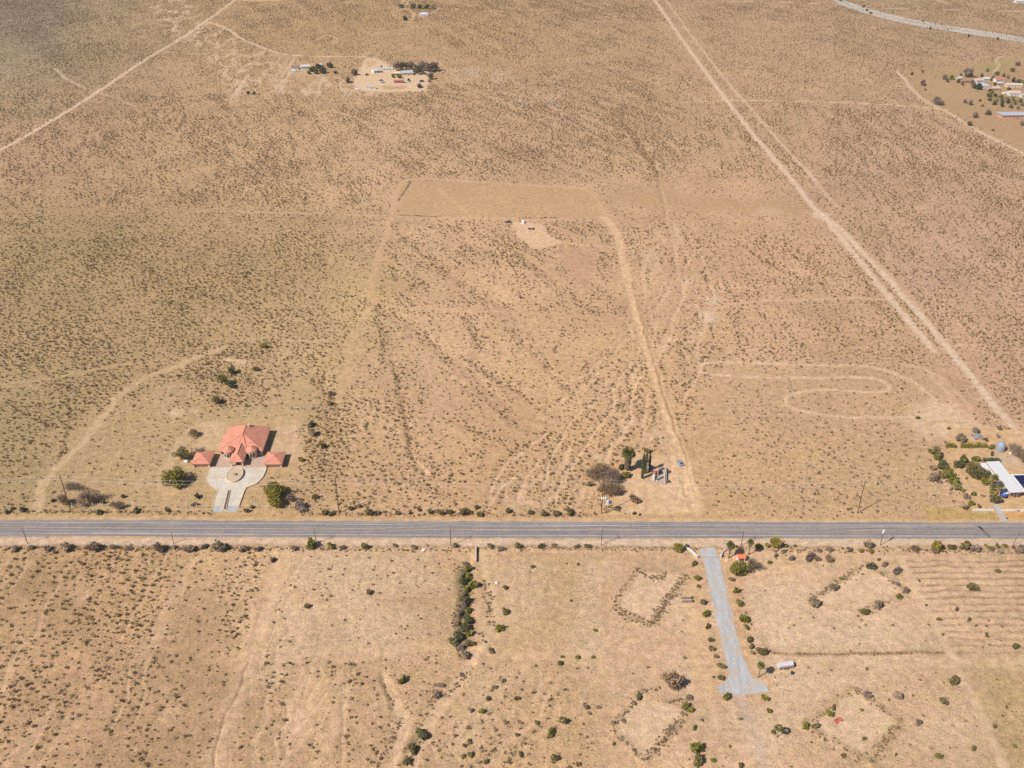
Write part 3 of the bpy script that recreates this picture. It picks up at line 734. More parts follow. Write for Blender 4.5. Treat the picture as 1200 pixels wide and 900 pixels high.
def shrub_mesh(name, m, seed, n=44, h=.62, spread=1.0, size=.36, lumps=5):
    """unit shrub: 1 m across the crown radius .5"""
    rng = np.random.default_rng(seed)
    bl = [(0, 0, h * .45, .3, .3, h * .42)]
    for _ in range(lumps):
        a = rng.uniform(0, 6.28); r = rng.uniform(.12, .34) * spread
        q = rng.uniform(.13, .24)
        bl.append((math.cos(a) * r, math.sin(a) * r, rng.uniform(.16, h * .75), q, q, q * .9))
    P = blob_pts(n, bl, rng, .35); P[:, 2] = np.maximum(P[:, 2], .03)
    V, F = tri_leaves(P, size * .62, .5, .8, rng)
    V[:, 2] = np.maximum(V[:, 2], -.05)
    return np_mesh(name, V, F, m)

def tree_blobs(r, h, rng, n=9, base=.35, flat=.8):
    bl = []
    for k in range(n):
        a = rng.uniform(0, 6.28); q = rng.uniform(.25, .47) * r
        rr = rng.uniform(.1, .72) * r; zz = h * rng.uniform(base + .1, .88)
        zz = min(zz, h - q * .6)
        if rr > .5 * r: zz = min(zz, h * .68)
        bl.append((math.cos(a) * rr, math.sin(a) * rr, max(zz, q * .6), q, q, q * flat))
    bl.append((0, 0, h * .62, r * .5, r * .5, h * .36))
    return bl

def tree(name, u, v, r, h, m, label, cat='tree', seed=None, n=900, leaf=.42, group=None, sparse=False, trunk=True, base=.3, nb=9, twig=1.0, asp=1.0, rz=0.0):
    """trunk with limbs and a crown of leaf clumps; r crown radius, h height, in metres, foot at photo point (u, v)"""
    seed = seed if seed is not None else int(u * 7 + v * 13)
    rng = np.random.default_rng(seed)
    loc = P3(u, v, -.05)
    t = thing(name, label, cat, loc, rz, group)
    bl = tree_blobs(r, h, rng, nb, base)
    if asp != 1.0: bl = [(b[0] * asp, b[1], b[2], b[3] * (1 + (asp - 1) * .4), b[4], b[5]) for b in bl]
    tw = MB()
    if trunk:
        tr = max(.08, h * .028)
        top = Vector((rng.uniform(-.1, .1) * r, rng.uniform(-.1, .1) * r, h * .62))
        tw.tube([(0, 0, 0), top * .4 + Vector((rng.uniform(-.1, .1) * r, 0, 0)), top], [tr * 1.3, tr, tr * .4], 6)
        for b in bl[:-1]:
            st = top * rng.uniform(.3, .75); e = Vector(b[:3])
            tw.tube([st, st.lerp(e, .55) + Vector((0, 0, .06 * h)), e], [tr * .55, tr * .35, tr * .1], 4)
            if sparse:
                for _ in range(5):
                    d = Vector(rng.normal(size=3)).normalized() * b[3] * 1.1
                    tw.tube([e - d * .2, e + d], [tr * .18, tr * .06], 3)
        tw.obj('trunk', M['bark'], t)
    P = blob_pts(n, bl, rng, .45 if not sparse else .15)
    P = P[P[:, 2] > .05 * h]
    V, F = tri_leaves(P, leaf, .35, (.8 if not sparse else .16) * twig, rng)
    V[:, 2] = np.maximum(V[:, 2], 0.02)
    c = bpy.data.objects.new('crown', np_mesh('crown', V, F, m)); COL.objects.link(c); c.parent = t
    return t

def frond_mesh(name, rng, L, W, droop, nseg=5, fan=False):
    pass

def fan_palm(u, v, h, label, skirt=.35, crown=1.7, group=None, seed=1, nf=46, trunk_r=.28, lean=(0, 0)):
    """fan palm: trunk, hanging skirt of dead fronds and a head of fan fronds"""
    rng = np.random.default_rng(seed)
    t = thing('fan_palm', label, 'palm', P3(u, v, -.05), 0, group)
    top = Vector((lean[0], lean[1], h))
    b = MB(); b.tube([(0, 0, 0), top * .3, top * .7, top], [trunk_r * 1.35, trunk_r, trunk_r * .9, trunk_r * .85], 9)
    b.obj('trunk', M['bark'], t)
    def fronds(count, e0, e1, L, mt, nm, base_lo, base_hi):
        V = []; F = []
        for k in range(count):
            az = rng.uniform(0, 6.283); el = rng.uniform(e0, e1); l = L * rng.uniform(.8, 1.15)
            o = top + Vector((0, 0, rng.uniform(base_lo, base_hi)))
            d = Vector((math.cos(az) * math.cos(el), math.sin(az) * math.cos(el), math.sin(el)))
            side = Vector((-math.sin(az), math.cos(az), 0)); up = side.cross(d)
            stem = o + d * l * .45
            i0 = len(V); V += [o - side * .03, o + side * .03, stem]; F.append((i0, i0 + 1, i0 + 2))
            m_ = 7
            for q in range(m_):
                a = (q / (m_ - 1) - .5) * 2.5
                tip = stem + (d * math.cos(a) + side * math.sin(a)) * l * .62 - Vector((0, 0, .28 * l * (.4 + abs(a) * .5)))
                mid = stem + (d * math.cos(a) + side * math.sin(a)) * l * .3
                w = (side * math.cos(a) - d * math.sin(a)) * l * .085
                i0 = len(V); V += [stem, mid - w, tip, mid + w]; F += [(i0, i0 + 1, i0 + 2), (i0, i0 + 2, i0 + 3)]
        o_ = bpy.data.objects.new(nm, np_mesh(nm, [tuple(p) for p in V], F, mt)); COL.objects.link(o_); o_.parent = t
    fronds(nf, -.35, 1.35, crown, M['frond'], 'fronds', -.1, .25)
    if skirt > 0:
        V = []; F = []
        n = 170 if skirt < .6 else 700
        for k in range(n):
            az = rng.uniform(0, 6.283); z = h * (1 - skirt * rng.uniform(0, 1)); rr = trunk_r + rng.uniform(.15, .85) * crown * .45
            cx = top * (z / h)
            p = Vector((cx.x + math.cos(az) * rr, cx.y + math.sin(az) * rr, z)); q = Vector((cx.x + math.cos(az) * trunk_r, cx.y + math.sin(az) * trunk_r, z + .5))
            s_ = Vector((-math.sin(az), math.cos(az), 0)) * .32
            i0 = len(V); V += [q, p - s_, p + Vector((math.cos(az) * .1, math.sin(az) * .1, -1.0)), p + s_]; F += [(i0, i0 + 1, i0 + 2), (i0, i0 + 2, i0 + 3)]
        o_ = bpy.data.objects.new('dead_skirt', np_mesh('dead_skirt', [tuple(p) for p in V], F, M['frond_dead'])); COL.objects.link(o_); o_.parent = t
    return t

# ------------------------------------------------------------------ desert scrub
SHRUBS = []
for k in range(4): SHRUBS.append(shrub_mesh('creosote_bush', M['shrub_olive'], 500 + k, n=52, h=.54, size=.30, lumps=6, spread=1.1))
for k in range(3): SHRUBS.append(shrub_mesh('sage_bush', M['shrub_grey'], 520 + k, n=46, h=.42, size=.28, lumps=6, spread=1.25))
for k in range(2): SHRUBS.append(shrub_mesh('dry_bush', M['shrub_brown'], 540 + k, n=38, h=.38, size=.26, lumps=5, spread=1.2))
KIND = ['creosote'] * 4 + ['sage'] * 3 + ['dry'] * 2

HAND = []     # (u, v, width_m, variant) shrubs read off the photo; width_m about the crown
def scatter():
    """scrub positions: a jittered lattice thinned by the growth map, so plants keep their distance as desert scrub does"""
    D = DENS * (1 - np.clip(BARE * 1.15, 0, 1)); out = []
    for cell, gain, smin, smax, far in ((2.75, .85, .8, 2.6, 0), (1.65, .55, .35, 1.0, 1)):
        xs = np.arange(-1150, 1150, cell); ys = np.arange(195, 1950, cell)
        x, y = np.meshgrid(xs, ys); x = x + (np.arange(len(ys)) % 2)[:, None] * cell * .5
        x = (x + RNG.uniform(-.48, .48, x.shape) * cell).ravel(); y = (y + RNG.uniform(-.48, .48, y.shape) * cell).ravel()
        u, v = inv(x, y)
        k = (u > -60) & (u < 1260) & (v > -45) & (v < 940); x, y, u, v = x[k], y[k], u[k], v[k]
        i = np.clip(np.searchsorted(vv, v) - 1, 0, NV - 2); j = np.clip(np.searchsorted(uu, u) - 1, 0, NU - 2)
        p = D[i, j] * gain * (.74 + .14 * sstep(1.1, 1.9, SS[i, j]))
        if far: p = p * sstep(.7, 1.5, SS[i, j])
        k = RNG.uniform(size=len(x)) < p; x, y, i, j, p = x[k], y[k], i[k], j[k], p[k]
        size = (smin + (smax - smin) * RNG.beta(1.8, 3.4, len(x))) * (.8 + .35 * np.clip(p, 0, 1)) * (1.06 - .06 * sstep(1.1, 1.9, SS[i, j]))
        q = fbm(x, y, 50, 3, 401)
        var = np.where(RNG.uniform(size=len(x)) < .58 + (q - .5) * .8, RNG.integers(0, 4, len(x)), np.where(RNG.uniform(size=len(x)) < .7, RNG.integers(4, 7, len(x)), RNG.integers(7, 9, len(x))))
        out.append(np.stack([x, y, HGT[i, j], size, var], 1))
    return np.concatenate(out)
# ================================================================== roads and paving
def flat(u, v, z=0.0):
    x, y = g(u, v); return Vector((float(x), float(y), z))
def road_mat(name, base, scale=.5, stretch=(.04, 1.2, 1), var=.14, rough=.9, dust=0.0):
    m, nt, b = new_mat(name); L = nt.links
    geo = nt.nodes.new('ShaderNodeNewGeometry')
    def nz(sc, st, det=4):
        mp = nt.nodes.new('ShaderNodeMapping'); mp.inputs['Scale'].default_value = st
        L.new(geo.outputs['Position'], mp.inputs[0])
        n = nt.nodes.new('ShaderNodeTexNoise'); n.inputs['Scale'].default_value = sc; n.inputs['Detail'].default_value = det
        L.new(mp.outputs[0], n.inputs['Vector']); return n.outputs['Fac']
    def rng_(x, v_):
        r = nt.nodes.new('ShaderNodeMapRange'); r.inputs[1].default_value = .3; r.inputs[2].default_value = .7
        r.inputs[3].default_value = 1 - v_; r.inputs[4].default_value = 1 + v_; L.new(x, r.inputs[0]); return r.outputs[0]
    c = nt.nodes.new('ShaderNodeMix'); c.data_type = 'RGBA'; c.blend_type = 'MULTIPLY'; c.inputs[0].default_value = 1
    c.inputs[6].default_value = (*base, 1); L.new(rng_(nz(scale, stretch), var), c.inputs[7])
    d = nt.nodes.new('ShaderNodeMix'); d.data_type = 'RGBA'; d.blend_type = 'MULTIPLY'; d.inputs[0].default_value = 1
    L.new(c.outputs[2], d.inputs[6]); L.new(rng_(nz(.8, (1, 1, 1)), var * .8), d.inputs[7])
    out = d.outputs[2]
    if dust:                                            # blown sand lying in patches
        r = nt.nodes.new('ShaderNodeMapRange'); r.inputs[1].default_value = .48; r.inputs[2].default_value = .68; r.inputs[4].default_value = dust
        L.new(nz(.16, (1, 1, 1), 6), r.inputs[0])
        e = nt.nodes.new('ShaderNodeMix'); e.data_type = 'RGBA'; e.inputs[7].default_value = (.43, .315, .215, 1)
        L.new(r.outputs[0], e.inputs[0]); L.new(out, e.inputs[6]); out = e.outputs[2]
    L.new(out, b.inputs['Base Color']); b.inputs['Roughness'].default_value = rough
    b.inputs['Specular IOR Level'].default_value = .2
    return m
M['asphalt'] = road_mat('asphalt', (.215, .187, .178), var=.17, dust=.22)
M['asphalt_patch'] = road_mat('tar_seal', (.10, .09, .09))
M['line_white'] = road_mat('worn_white_paint', (.42, .40, .39), var=.25)
M['line_yellow'] = road_mat('worn_yellow_paint', (.36, .25, .12), var=.25)
M['gravel'] = road_mat('pale_gravel', (.365, .35, .35), .7, (1, .12, 1), .14, dust=.6)
M['concrete'] = road_mat('pale_concrete', (.51, .44, .365), .6, (1, 1, 1), .09, dust=.4)
M['paver'] = mat('pink_pavers', (.42, .29, .225), srgb=False, var=.12, scale=.8)

def ragged(pts, amp, step=1.2, closed=True):
    """photo polyline with extra points pushed in and out by amp metres, for broken edges"""
    out = []; n = len(pts)
    for k in range(n if closed else n - 1):
        a, c = Vector((*map(float, g(*pts[k])), 0)), Vector((*map(float, g(*pts[(k + 1) % n])), 0)); d = c - a; m_ = max(1, int(d.length / step)); nn = Vector((-d.y, d.x, 0)).normalized() if d.length > 0 else Vector((0, 0, 0))
        for i in range(m_):
            p = a + d * (i / m_); q = p + nn * (float(fbm(np.array([p.x]), np.array([p.y]), 2.4, 3, 77)[0]) - .5) * 2 * amp
            out.append(tuple(map(float, inv(q.x, q.y))))
    return out if closed else out + [tuple(pts[-1])]
def ground_poly(name, pts, z, m, parent=None):
    b = MB(); n = len(pts); P = [g(*p) for p in pts]
    b.add([(float(p[0]), float(p[1]), z) for p in P], [tuple(range(n))]); return b.obj(name, m, parent)
us_ = np.concatenate([[-700, -300], np.arange(-75, 1276, 2.0), [1500, 1900]])
def along(P): return [(float(u), float(np.interp(u, [p[0] for p in P], [p[1] for p in P]))) for u in us_]
def edge(P, s_):
    out = []
    for (u, v) in along(P):
        x, y = g(u, v); x, y = float(x), float(y)
        e = (float(fbm(np.array([x]), np.array([0.0]), 6.0, 4, 31 + s_)[0]) - .5) * 1.1
        out.append(tuple(map(float, inv(x, y + e))))
    return out
road = strip('highway', edge(ROAD_N, 1), edge(ROAD_S, 2), .06, M['asphalt']); tag(road, kind='structure')
def road_line(name, ctr, half, z, m):
    c = np.array(ctr, float); P = [g(*p) for p in c]
    b = MB(); n = len(P)
    b.add([(float(p[0]), float(p[1]) + half, z) for p in P] + [(float(p[0]), float(p[1]) - half, z) for p in P], [(n + i, n + i + 1, i + 1, i) for i in range(n - 1)])
    return b.obj(name, m, road)
road_line('edge_line', [(-700,609.2), (-75,612.2), (0,612.6), (120,612.6), (300,613.8), (540,615.6), (800,616.0), (1275,616.8), (1900,618)], .14, .066, M['line_white'])
road_line('edge_line', [(-700,622), (-75,624.6), (0,625.0), (120,624.8), (300,626.2), (540,627.5), (800,627.8), (1275,628.6), (1900,630)], .14, .066, M['line_white'])
for dy in (-.17, .17):
    road_line('centre_line', [(-700,615 ), (-75,617.8), (0,618.4), (120,618.2), (300,619.6), (540,620.9), (800,621.0), (1275,621.9), (1900,623)], .07, .066 , M['line_yellow']).location.y = dy
M['tyre'] = road_mat('tyre_worn_asphalt', (.178, .156, .152), var=.16, dust=.15)
for off in (-2.75, -1.0, 1.1, 2.8):                     # darker paths where the wheels run
    c_ = along([(-700,615), (-75,617.8), (0,618.4), (120,618.2), (300,619.6), (540,620.9), (800,621.0), (1275,621.9), (1900,623)])
    P_ = [g(*p) for p in c_]; b = MB(); n_ = len(P_)
    wv = [.34 + .3 * (float(fbm(np.array([float(p[0])]), np.array([off * 9.0]), 25.0, 3, 55)[0]) - .3) for p in P_]
    b.add([(float(p[0]), float(p[1]) + off + w_, .064) for p, w_ in zip(P_, wv)] + [(float(p[0]), float(p[1]) + off - w_, .064) for p, w_ in zip(P_, wv)], [(n_ + i, n_ + i + 1, i + 1, i) for i in range(n_ - 1)])
    b.obj('wheel_path', M['tyre'], road)
for (A, B) in (((1147,617.0),(1160,629.5)), ((1146,616.5),(1153,621)), ((1085,616.9),(1092,618.2))):
    x0, y0 = g(*A); x1, y1 = g(*B); b = MB(); w = .5
    b.add([(x0 - w, y0, .07), (x1 - w, y1, .07), (x1 + w, y1, .07), (x0 + w, y0, .07)], [(0, 1, 2, 3)]); b.obj('tar_patch', M['asphalt_patch'], road)
gd = ground_poly('gravel_drive', ragged(DRIVE, .75), .05, M['gravel']); tag(gd, kind='structure')
FAR_N = [(978,-6),(990,2.5),(1010,10),(1040,18.2),(1070,25),(1100,30.2),(1140,36.6),(1170,41),(1200,46),(1300,60),(1500,84)]
FAR_S = [(970,-5),(986,4.5),(1009,13),(1040,21.4),(1070,28),(1100,33.2),(1140,39.4),(1170,43.6),(1200,48.8),(1300,63),(1500,88)]
def far_road():
    o = strip('far_highway_shoulder', [(p[0], p[1] - 1.8) for p in FAR_N], [(p[0], p[1] + 1.8) for p in FAR_S], .5, mat('pale_shoulder', (.44, .36, .29), srgb=False, var=.1, scale=.05)); tag(o, kind='structure')
    o = strip('far_highway', FAR_N, FAR_S, .55, road_mat('pale_asphalt', (.38, .325, .285))); tag(o, kind='structure')
far_road()

# ================================================================== materials of built things
def tile_roof_mat():
    m, nt, b = new_mat('clay_roof_tiles'); L = nt.links
    tc = nt.nodes.new('ShaderNodeTexCoord')
    w = nt.nodes.new('ShaderNodeTexWave'); w.inputs['Scale'].default_value = 1.6; w.inputs['Distortion'].default_value = .6; w.bands_direction = 'Z'
    L.new(tc.outputs['Object'], w.inputs[0])
    n = nt.nodes.new('ShaderNodeTexNoise'); n.inputs['Scale'].default_value = 1.2; n.inputs['Detail'].default_value = 6
    L.new(tc.outputs['Object'], n.inputs['Vector'])
    mx = nt.nodes.new('ShaderNodeMix'); mx.data_type = 'RGBA'
    mx.inputs[6].default_value = (.47, .17, .105, 1); mx.inputs[7].default_value = (.61, .262, .17, 1); L.new(n.outputs['Fac'], mx.inputs[0])
    n2 = nt.nodes.new('ShaderNodeTexNoise'); n2.inputs['Scale'].default_value = .33; n2.inputs['Detail'].default_value = 7; n2.inputs['Roughness'].default_value = .75
    L.new(tc.outputs['Object'], n2.inputs['Vector'])
    r2 = nt.nodes.new('ShaderNodeMapRange'); r2.inputs[1].default_value = .35; r2.inputs[2].default_value = .65; r2.inputs[3].default_value = .80; r2.inputs[4].default_value = 1.14
    L.new(n2.outputs['Fac'], r2.inputs[0])
    m2 = nt.nodes.new('ShaderNodeMix'); m2.data_type = 'RGBA'; m2.blend_type = 'MULTIPLY'; m2.inputs[0].default_value = 1
    L.new(mx.outputs[2], m2.inputs[6]); L.new(r2.outputs[0], m2.inputs[7])
    L.new(m2.outputs[2], b.inputs['Base Color']); b.inputs['Roughness'].default_value = .8
    bp = nt.nodes.new('ShaderNodeBump'); bp.inputs['Strength'].default_value = .35; bp.inputs['Distance'].default_value = .08
    L.new(w.outputs['Fac'], bp.inputs['Height']); L.new(bp.outputs[0], b.inputs['Normal'])
    return m
M['tile'] = tile_roof_mat()
M['stucco'] = mat('cream_stucco', (.58, .45, .32), srgb=False, var=.08, scale=1.5)
M['glass'] = mat('dark_glass', (.03, .035, .045), srgb=False, var=.05, rough=.12, spec=.6)
M['wood_dark'] = mat('dark_timber', (.10, .060, .04), srgb=False, var=.3, scale=3, streak=(1, 1, .15))
M['wood_grey'] = mat('weathered_timber', (.22, .17, .14), srgb=False, var=.3, scale=3, streak=(.2, 1, 1))
M['white'] = mat('white_paint', (.64, .62, .60), srgb=False, var=.05, scale=.8)
M['white_worn'] = mat('chalky_white', (.60, .55, .52), srgb=False, var=.16, scale=1.6)
M['steel'] = mat('galvanised_steel', (.25, .28, .34), srgb=False, var=.15, scale=1.5, rough=.7, metal=.1)
M['roof_grey'] = mat('grey_sheet_roof', (.36, .37, .42), srgb=False, var=.12, scale=.6)
M['roof_white'] = mat('white_sheet_roof', (.52, .51, .515), srgb=False, var=.03, scale=.4)
M['roof_brown'] = mat('brown_shingles', (.24, .15, .11), srgb=False, var=.2, scale=1)
M['roof_pink'] = mat('faded_pink_roof', (.48, .34, .29), srgb=False, var=.12, scale=.8)
M['blue'] = mat('blue_canvas', (.035, .09, .34), srgb=False, var=.15, scale=2)
M['solar'] = mat('solar_cells', (.012, .014, .06), srgb=False, var=.1, rough=.15, spec=.6)
M['rubber'] = mat('rubber', (.03, .03, .03), srgb=False, var=.1)
M['red'] = mat('faded_red_paint', (.34, .11, .09), srgb=False, var=.2, scale=1)
M['brick'] = mat('red_brick', (.42, .13, .09), srgb=False, var=.25, scale=4)
M['block'] = mat('grey_block', (.36, .30, .26), srgb=False, var=.18, scale=1)
M['terracotta'] = mat('terracotta_wall', (.50, .27, .19), srgb=False, var=.1)
M['rock'] = mat('pale_stone', (.60, .53, .46), srgb=False, var=.2, scale=2)
M['wire'] = mat('steel_wire', (.45, .45, .47), srgb=False, var=.05, rough=.5)
RZ = math.radians(1.5)

# ================================================================== the red tiled villa
def windows(mb_parent, wins):
    for (x, y, z, w, h, ny) in wins:       # ny: facing -y (0) or +x (1) or -x (2)
        f = MB()
        d = (w + .2, .10, h + .2) if ny == 0 else (.10, w + .2, h + .2)
        f.box((x, y, z), d); wf = f.obj('window', M['white_worn'], mb_parent)
        p = MB(); off = (0, -.06, 0) if ny == 0 else ((.06, 0, 0) if ny == 1 else (-.06, 0, 0))
        p.box((x + off[0], y + off[1], z + off[2]), (w, .06, h) if ny == 0 else (.06, w, h)); p.obj('pane', M['glass'], wf)
def villa():
    t = thing('villa', 'large cream villa with red tiled hip roof and two round turrets', 'house', flat(282.7, 534.6, .02), RZ)
    b = MB(); b.box((0, 11.1, 1.65), (21.6, 20.2, 3.3)); b.box((0, -2.4, 1.65), (6.0, 8.0, 3.3))
    for s in (-1, 1):                                                # porch piers round the entrance arch
        b.box((s * 2.75, -8.6, 1.65), (.75, .75, 3.3)); b.box((s * 1.9, -7.6, 2.6), (1.6, .35, 1.4))
    b.box((0, -8.6, 2.95), (4.75, .6, .7)); b.obj('wall', M['stucco'], t)
    r = MB(); r.hip(-11.5, 11.5, -.1, 21.6, 3.3, 4.5, .25, 10.2, 4.2); main = r.obj('roof', M['tile'], t)
    r = MB(); r.hip(-3.7, 3.7, -9.6, 4.6, 3.34, 2.05, .22, 3.7, .01); r.obj('wing_roof', M['tile'], t)
    c = MB(); c.tube([(0, .1, 7.85), (0, 17.3, 7.85)], .16, 6); c.tube([(0, -5.8, 5.45), (0, 4.2, 5.45)], .14, 6)
    for (p, q) in (((-11.5, -.1, 3.32), (0, 10.1, 7.85)), ((11.5, -.1, 3.32), (0, 10.1, 7.85)), ((-11.5, 21.6, 3.32), (0, 17.4, 7.85)), ((11.5, 21.6, 3.32), (0, 17.4, 7.85)),
                   ((-3.7, -9.6, 3.36), (0, -5.9, 5.42)), ((3.7, -9.6, 3.36), (0, -5.9, 5.42))):
        c.tube([p, q], .13, 5)
    c.obj('ridge_tiles', M['tile'], t)
    ch = MB(); ch.box((1.4, 17.0, 7.6), (.9, .9, 1.6)); ch.box((1.4, 17.0, 8.45), (1.15, 1.15, .14)); ch.obj('chimney', M['stucco'], main)
    for s in (-1, 1):
        w = MB(); w.lathe((s * 5.9, -.4, 0), [(2.45, 0), (2.45, 4.7)], 10); tu = w.obj('turret', M['stucco'], t)
        q = MB(); q.lathe((s * 5.9, -.4, 4.7), [(3.15, -.18), (3.15, 0), (1.6, 1.0), (.05, 1.9)], 10); q.obj('turret_roof', M['tile'], tu)
        for a in (-2.2, -1.57, -.94):
            p = MB(); p.box((s * 5.9 + 2.42 * math.cos(a), -.4 + 2.42 * math.sin(a), 2.2), (.12, .9, 1.8), a); p.obj('window', M['glass'], tu)
    windows(t, [(-9.3, .98, 1.7, 1.6, 1.5, 0), (9.3, .98, 1.7, 1.6, 1.5, 0), (-3.02, -3.5, 1.7, 1.5, 1.4, 2), (3.02, -3.5, 1.7, 1.5, 1.4, 1),
                (10.82, 5, 1.8, 1.6, 1.4, 1), (10.82, 11, 1.8, 1.6, 1.4, 1), (10.82, 16, 1.8, 1.2, 1.2, 1), (-10.82, 5, 1.8, 1.6, 1.4, 2), (-10.82, 12, 1.8, 1.6, 1.4, 2)])
    d = MB(); d.box((0, -6.42, 1.25), (2.0, .1, 2.5)); dr = d.obj('door', M['wood_dark'], t)
    h = MB(); h.box((.7, -6.52, 1.15), (.08, .08, .3)); h.obj('handle', M['steel'], dr)
villa()
def garage(u, v, label):
    t = thing('garage', label, 'garage', flat(u, v, .03), RZ)
    b = MB(); b.box((0, 5.9, 1.4), (8.4, 9.0, 2.8))
    for s in (-1, 1): b.box((s * 3.9, 1.05, 1.4), (.9, .7, 2.8))
    b.box((0, 1.15, 2.55), (6.9, .4, .5)); b.obj('wall', M['stucco'], t)
    r = MB(); r.hip(-4.75, 4.75, 0, 11.0, 2.82, 1.72, .22, 5.0, 5.6); rf = r.obj('roof', M['tile'], t)
    c = MB()
    for p in ((-4.75, 0, 2.84), (4.75, 0, 2.84)): c.tube([p, (0, 5.0, 4.55)], .12, 5)
    for p in ((-4.75, 11, 2.84), (4.75, 11, 2.84)): c.tube([p, (0, 5.4, 4.55)], .12, 5)
    c.obj('ridge_tiles', M['tile'], rf)
    d = MB()
    for k in range(4): d.box((0, 1.33, .34 + .6 * k), (6.6, .08, .56))
    d.obj('door', M['stucco'], t)
    windows(t, [(4.22, 6, 1.6, 1.2, 1.0, 1), (-4.22, 6, 1.6, 1.2, 1.0, 2)])
garage(235.8, 549, 'detached red tiled garage left of the villa forecourt, beside the big round tree')
garage(320.3, 549.4, 'detached red tiled garage right of the villa forecourt')

def clip_poly(poly, x0, x1, y0, y1):
    def half(P, f, inter):
        out = []
        for i in range(len(P)):
            a, b = P[i - 1], P[i]
            if f(b):
                if not f(a): out.append(inter(a, b))
                out.append(b)
            elif f(a): out.append(inter(a, b))
        return out
    def ix(v): return lambda a, b: (v, a[1] + (b[1] - a[1]) * (v - a[0]) / (b[0] - a[0]))
    def iy(v): return lambda a, b: (a[0] + (b[0] - a[0]) * (v - a[1]) / (b[1] - a[1]), v)
    for f, i_ in ((lambda p: p[0] >= x0, ix(x0)), (lambda p: p[0] <= x1, ix(x1)), (lambda p: p[1] >= y0, iy(y0)), (lambda p: p[1] <= y1, iy(y1))):
        if not poly: return []
        poly = half(poly, f, i_)
    return poly
def slabs(root, name, px_poly, step, z0, z1, m, gap=.025):
    """paving cut into panels with open joints between them"""
    P = [tuple(map(float, g(*p))) for p in px_poly]
    xs = [p[0] for p in P]; ys = [p[1] for p in P]
    x = min(xs)
    while x < max(xs):
        y = min(ys)
        while y < max(ys):
            q = clip_poly(P, x + gap, x + step - gap, y + gap, y + step - gap)
            q2 = []
            for p in q:
                if not q2 or math.hypot(p[0] - q2[-1][0], p[1] - q2[-1][1]) > .02: q2.append(p)
            if len(q2) >= 3:
                ar = abs(sum(q2[i - 1][0] * q2[i][1] - q2[i][0] * q2[i - 1][1] for i in range(len(q2)))) / 2
                if ar > .15:
                    if sum(q2[i - 1][0] * q2[i][1] - q2[i][0] * q2[i - 1][1] for i in range(len(q2))) < 0: q2 = q2[::-1]
                    dz = random.uniform(-.012, .012)
                    b = MB(); b.slab(q2, z0, z1 + dz); b.obj(name, m, root)
            y += step
        x += step
fc = thing('forecourt', 'x', 'x', (0, 0, 0)); del fc['label']; del fc['category']; fc['kind'] = 'structure'
slabs(fc, 'concrete_panel', [(246.5,547.8),(311.6,547.8),(311.8,551),(308,559),(300,567),(288.5,571.5),(286,575),(281.5,588),(279.6,593),(251,593),(251.7,586),(255,574),(247,568.5),(243,563),(242.3,560),(244,553)], 4.6, -.1, .10, M['concrete'])
slabs(fc, 'paver_panel', [(254.5,532),(310,532),(311.6,547.5),(247,547.5)], 3.4, -.1, .07, M['paver'])
for pp in ([(250,593.2),(262.4,593.2),(260.4,600),(248.8,600)], [(266,593.2),(279.4,593.2),(277.5,600),(264.4,600)]):
    b = MB(); b.slab([tuple(map(float, g(*p))) for p in pp], -.1, .08); b.obj('threshold', M['gravel'], fc)
isl = thing('divider_island', 'narrow earth island with kerb splitting the villa drive into two lanes', 'kerb', flat(265.6, 594, .1))
def rel(pts, u, v): 
    o = flat(u, v); return [tuple((flat(*p) - o)[:2]) for p in pts]
b = MB(); b.slab(rel([(261.2,598.5),(265.2,598.5),(270.2,574.6),(267.0,574.2)], 265.6, 594), -.1, .35); b.obj('kerb', M['stucco'], isl)
b = MB(); b.slab(rel([(261.9,597.8),(264.7,597.8),(269.6,575.4),(267.5,575)], 265.6, 594), .3, .38); b.obj('soil', mat('dark_soil', (.12, .08, .05), srgb=False), isl)
def kerb_wall(name, label, pts, h, w, m, cat='wall'):
    o = flat(*pts[0]); t = thing(name, label, cat, o + Vector((0, 0, gh(o.x, o.y))))
    P = [flat(*p) - o for p in pts]
    for a, b_ in zip(P[:-1], P[1:]):
        d = b_ - a; q = MB(); q.box(tuple((a + b_) / 2 + Vector((0, 0, h / 2 - .1))), (d.length + w * .6, w, h + .2), math.atan2(d.y, d.x)); q.obj('wall_section', m, t)
    return t
kerb_wall('retaining_kerb', 'low dark edged kerb wall along the right side of the villa drive', [(312,549),(311.5,552),(308.3,559.5),(300.5,567.5),(289,572),(286.4,576),(282,588),(280,594)], .55, .3, M['stucco'], 'kerb')
kerb_wall('retaining_kerb', 'low kerb along the left curve of the villa drive', [(246,548),(243.5,553.5),(241.8,560),(242.5,563.5),(246.6,569),(254.5,574.3),(251.3,586),(250,594)], .25, .25, M['stucco'], 'kerb')
# raised round planter in front of the entrance
pl = thing('planter_terrace', 'raised oval stucco planter with a round stone fountain before the villa door', 'planter', flat(275.4, 557.5, .05), RZ)
b = MB(); b.lathe((0, 0, 0), [(1, 0), (1, 1.05), (.93, 1.05), (.93, .85)], 28, sx=4.1, sy=6.2); b.obj('wall', M['stucco'], pl)
b = MB(); b.lathe((0, 0, .86), [(.94, 0), (.02, .03)], 24, sx=4.1, sy=6.2); b.obj('planting_bed', mat('pale_earth', (.46, .34, .24), srgb=False, var=.15), pl)
b = MB(); b.lathe((.3, -.4, .88), [(1.0, 0), (1.1, .45), (.85, .45), (.8, .3), (.25, .3), (.2, .95), (.5, 1.05), (.1, 1.1)], 14); b.obj('fountain', M['block'], pl)

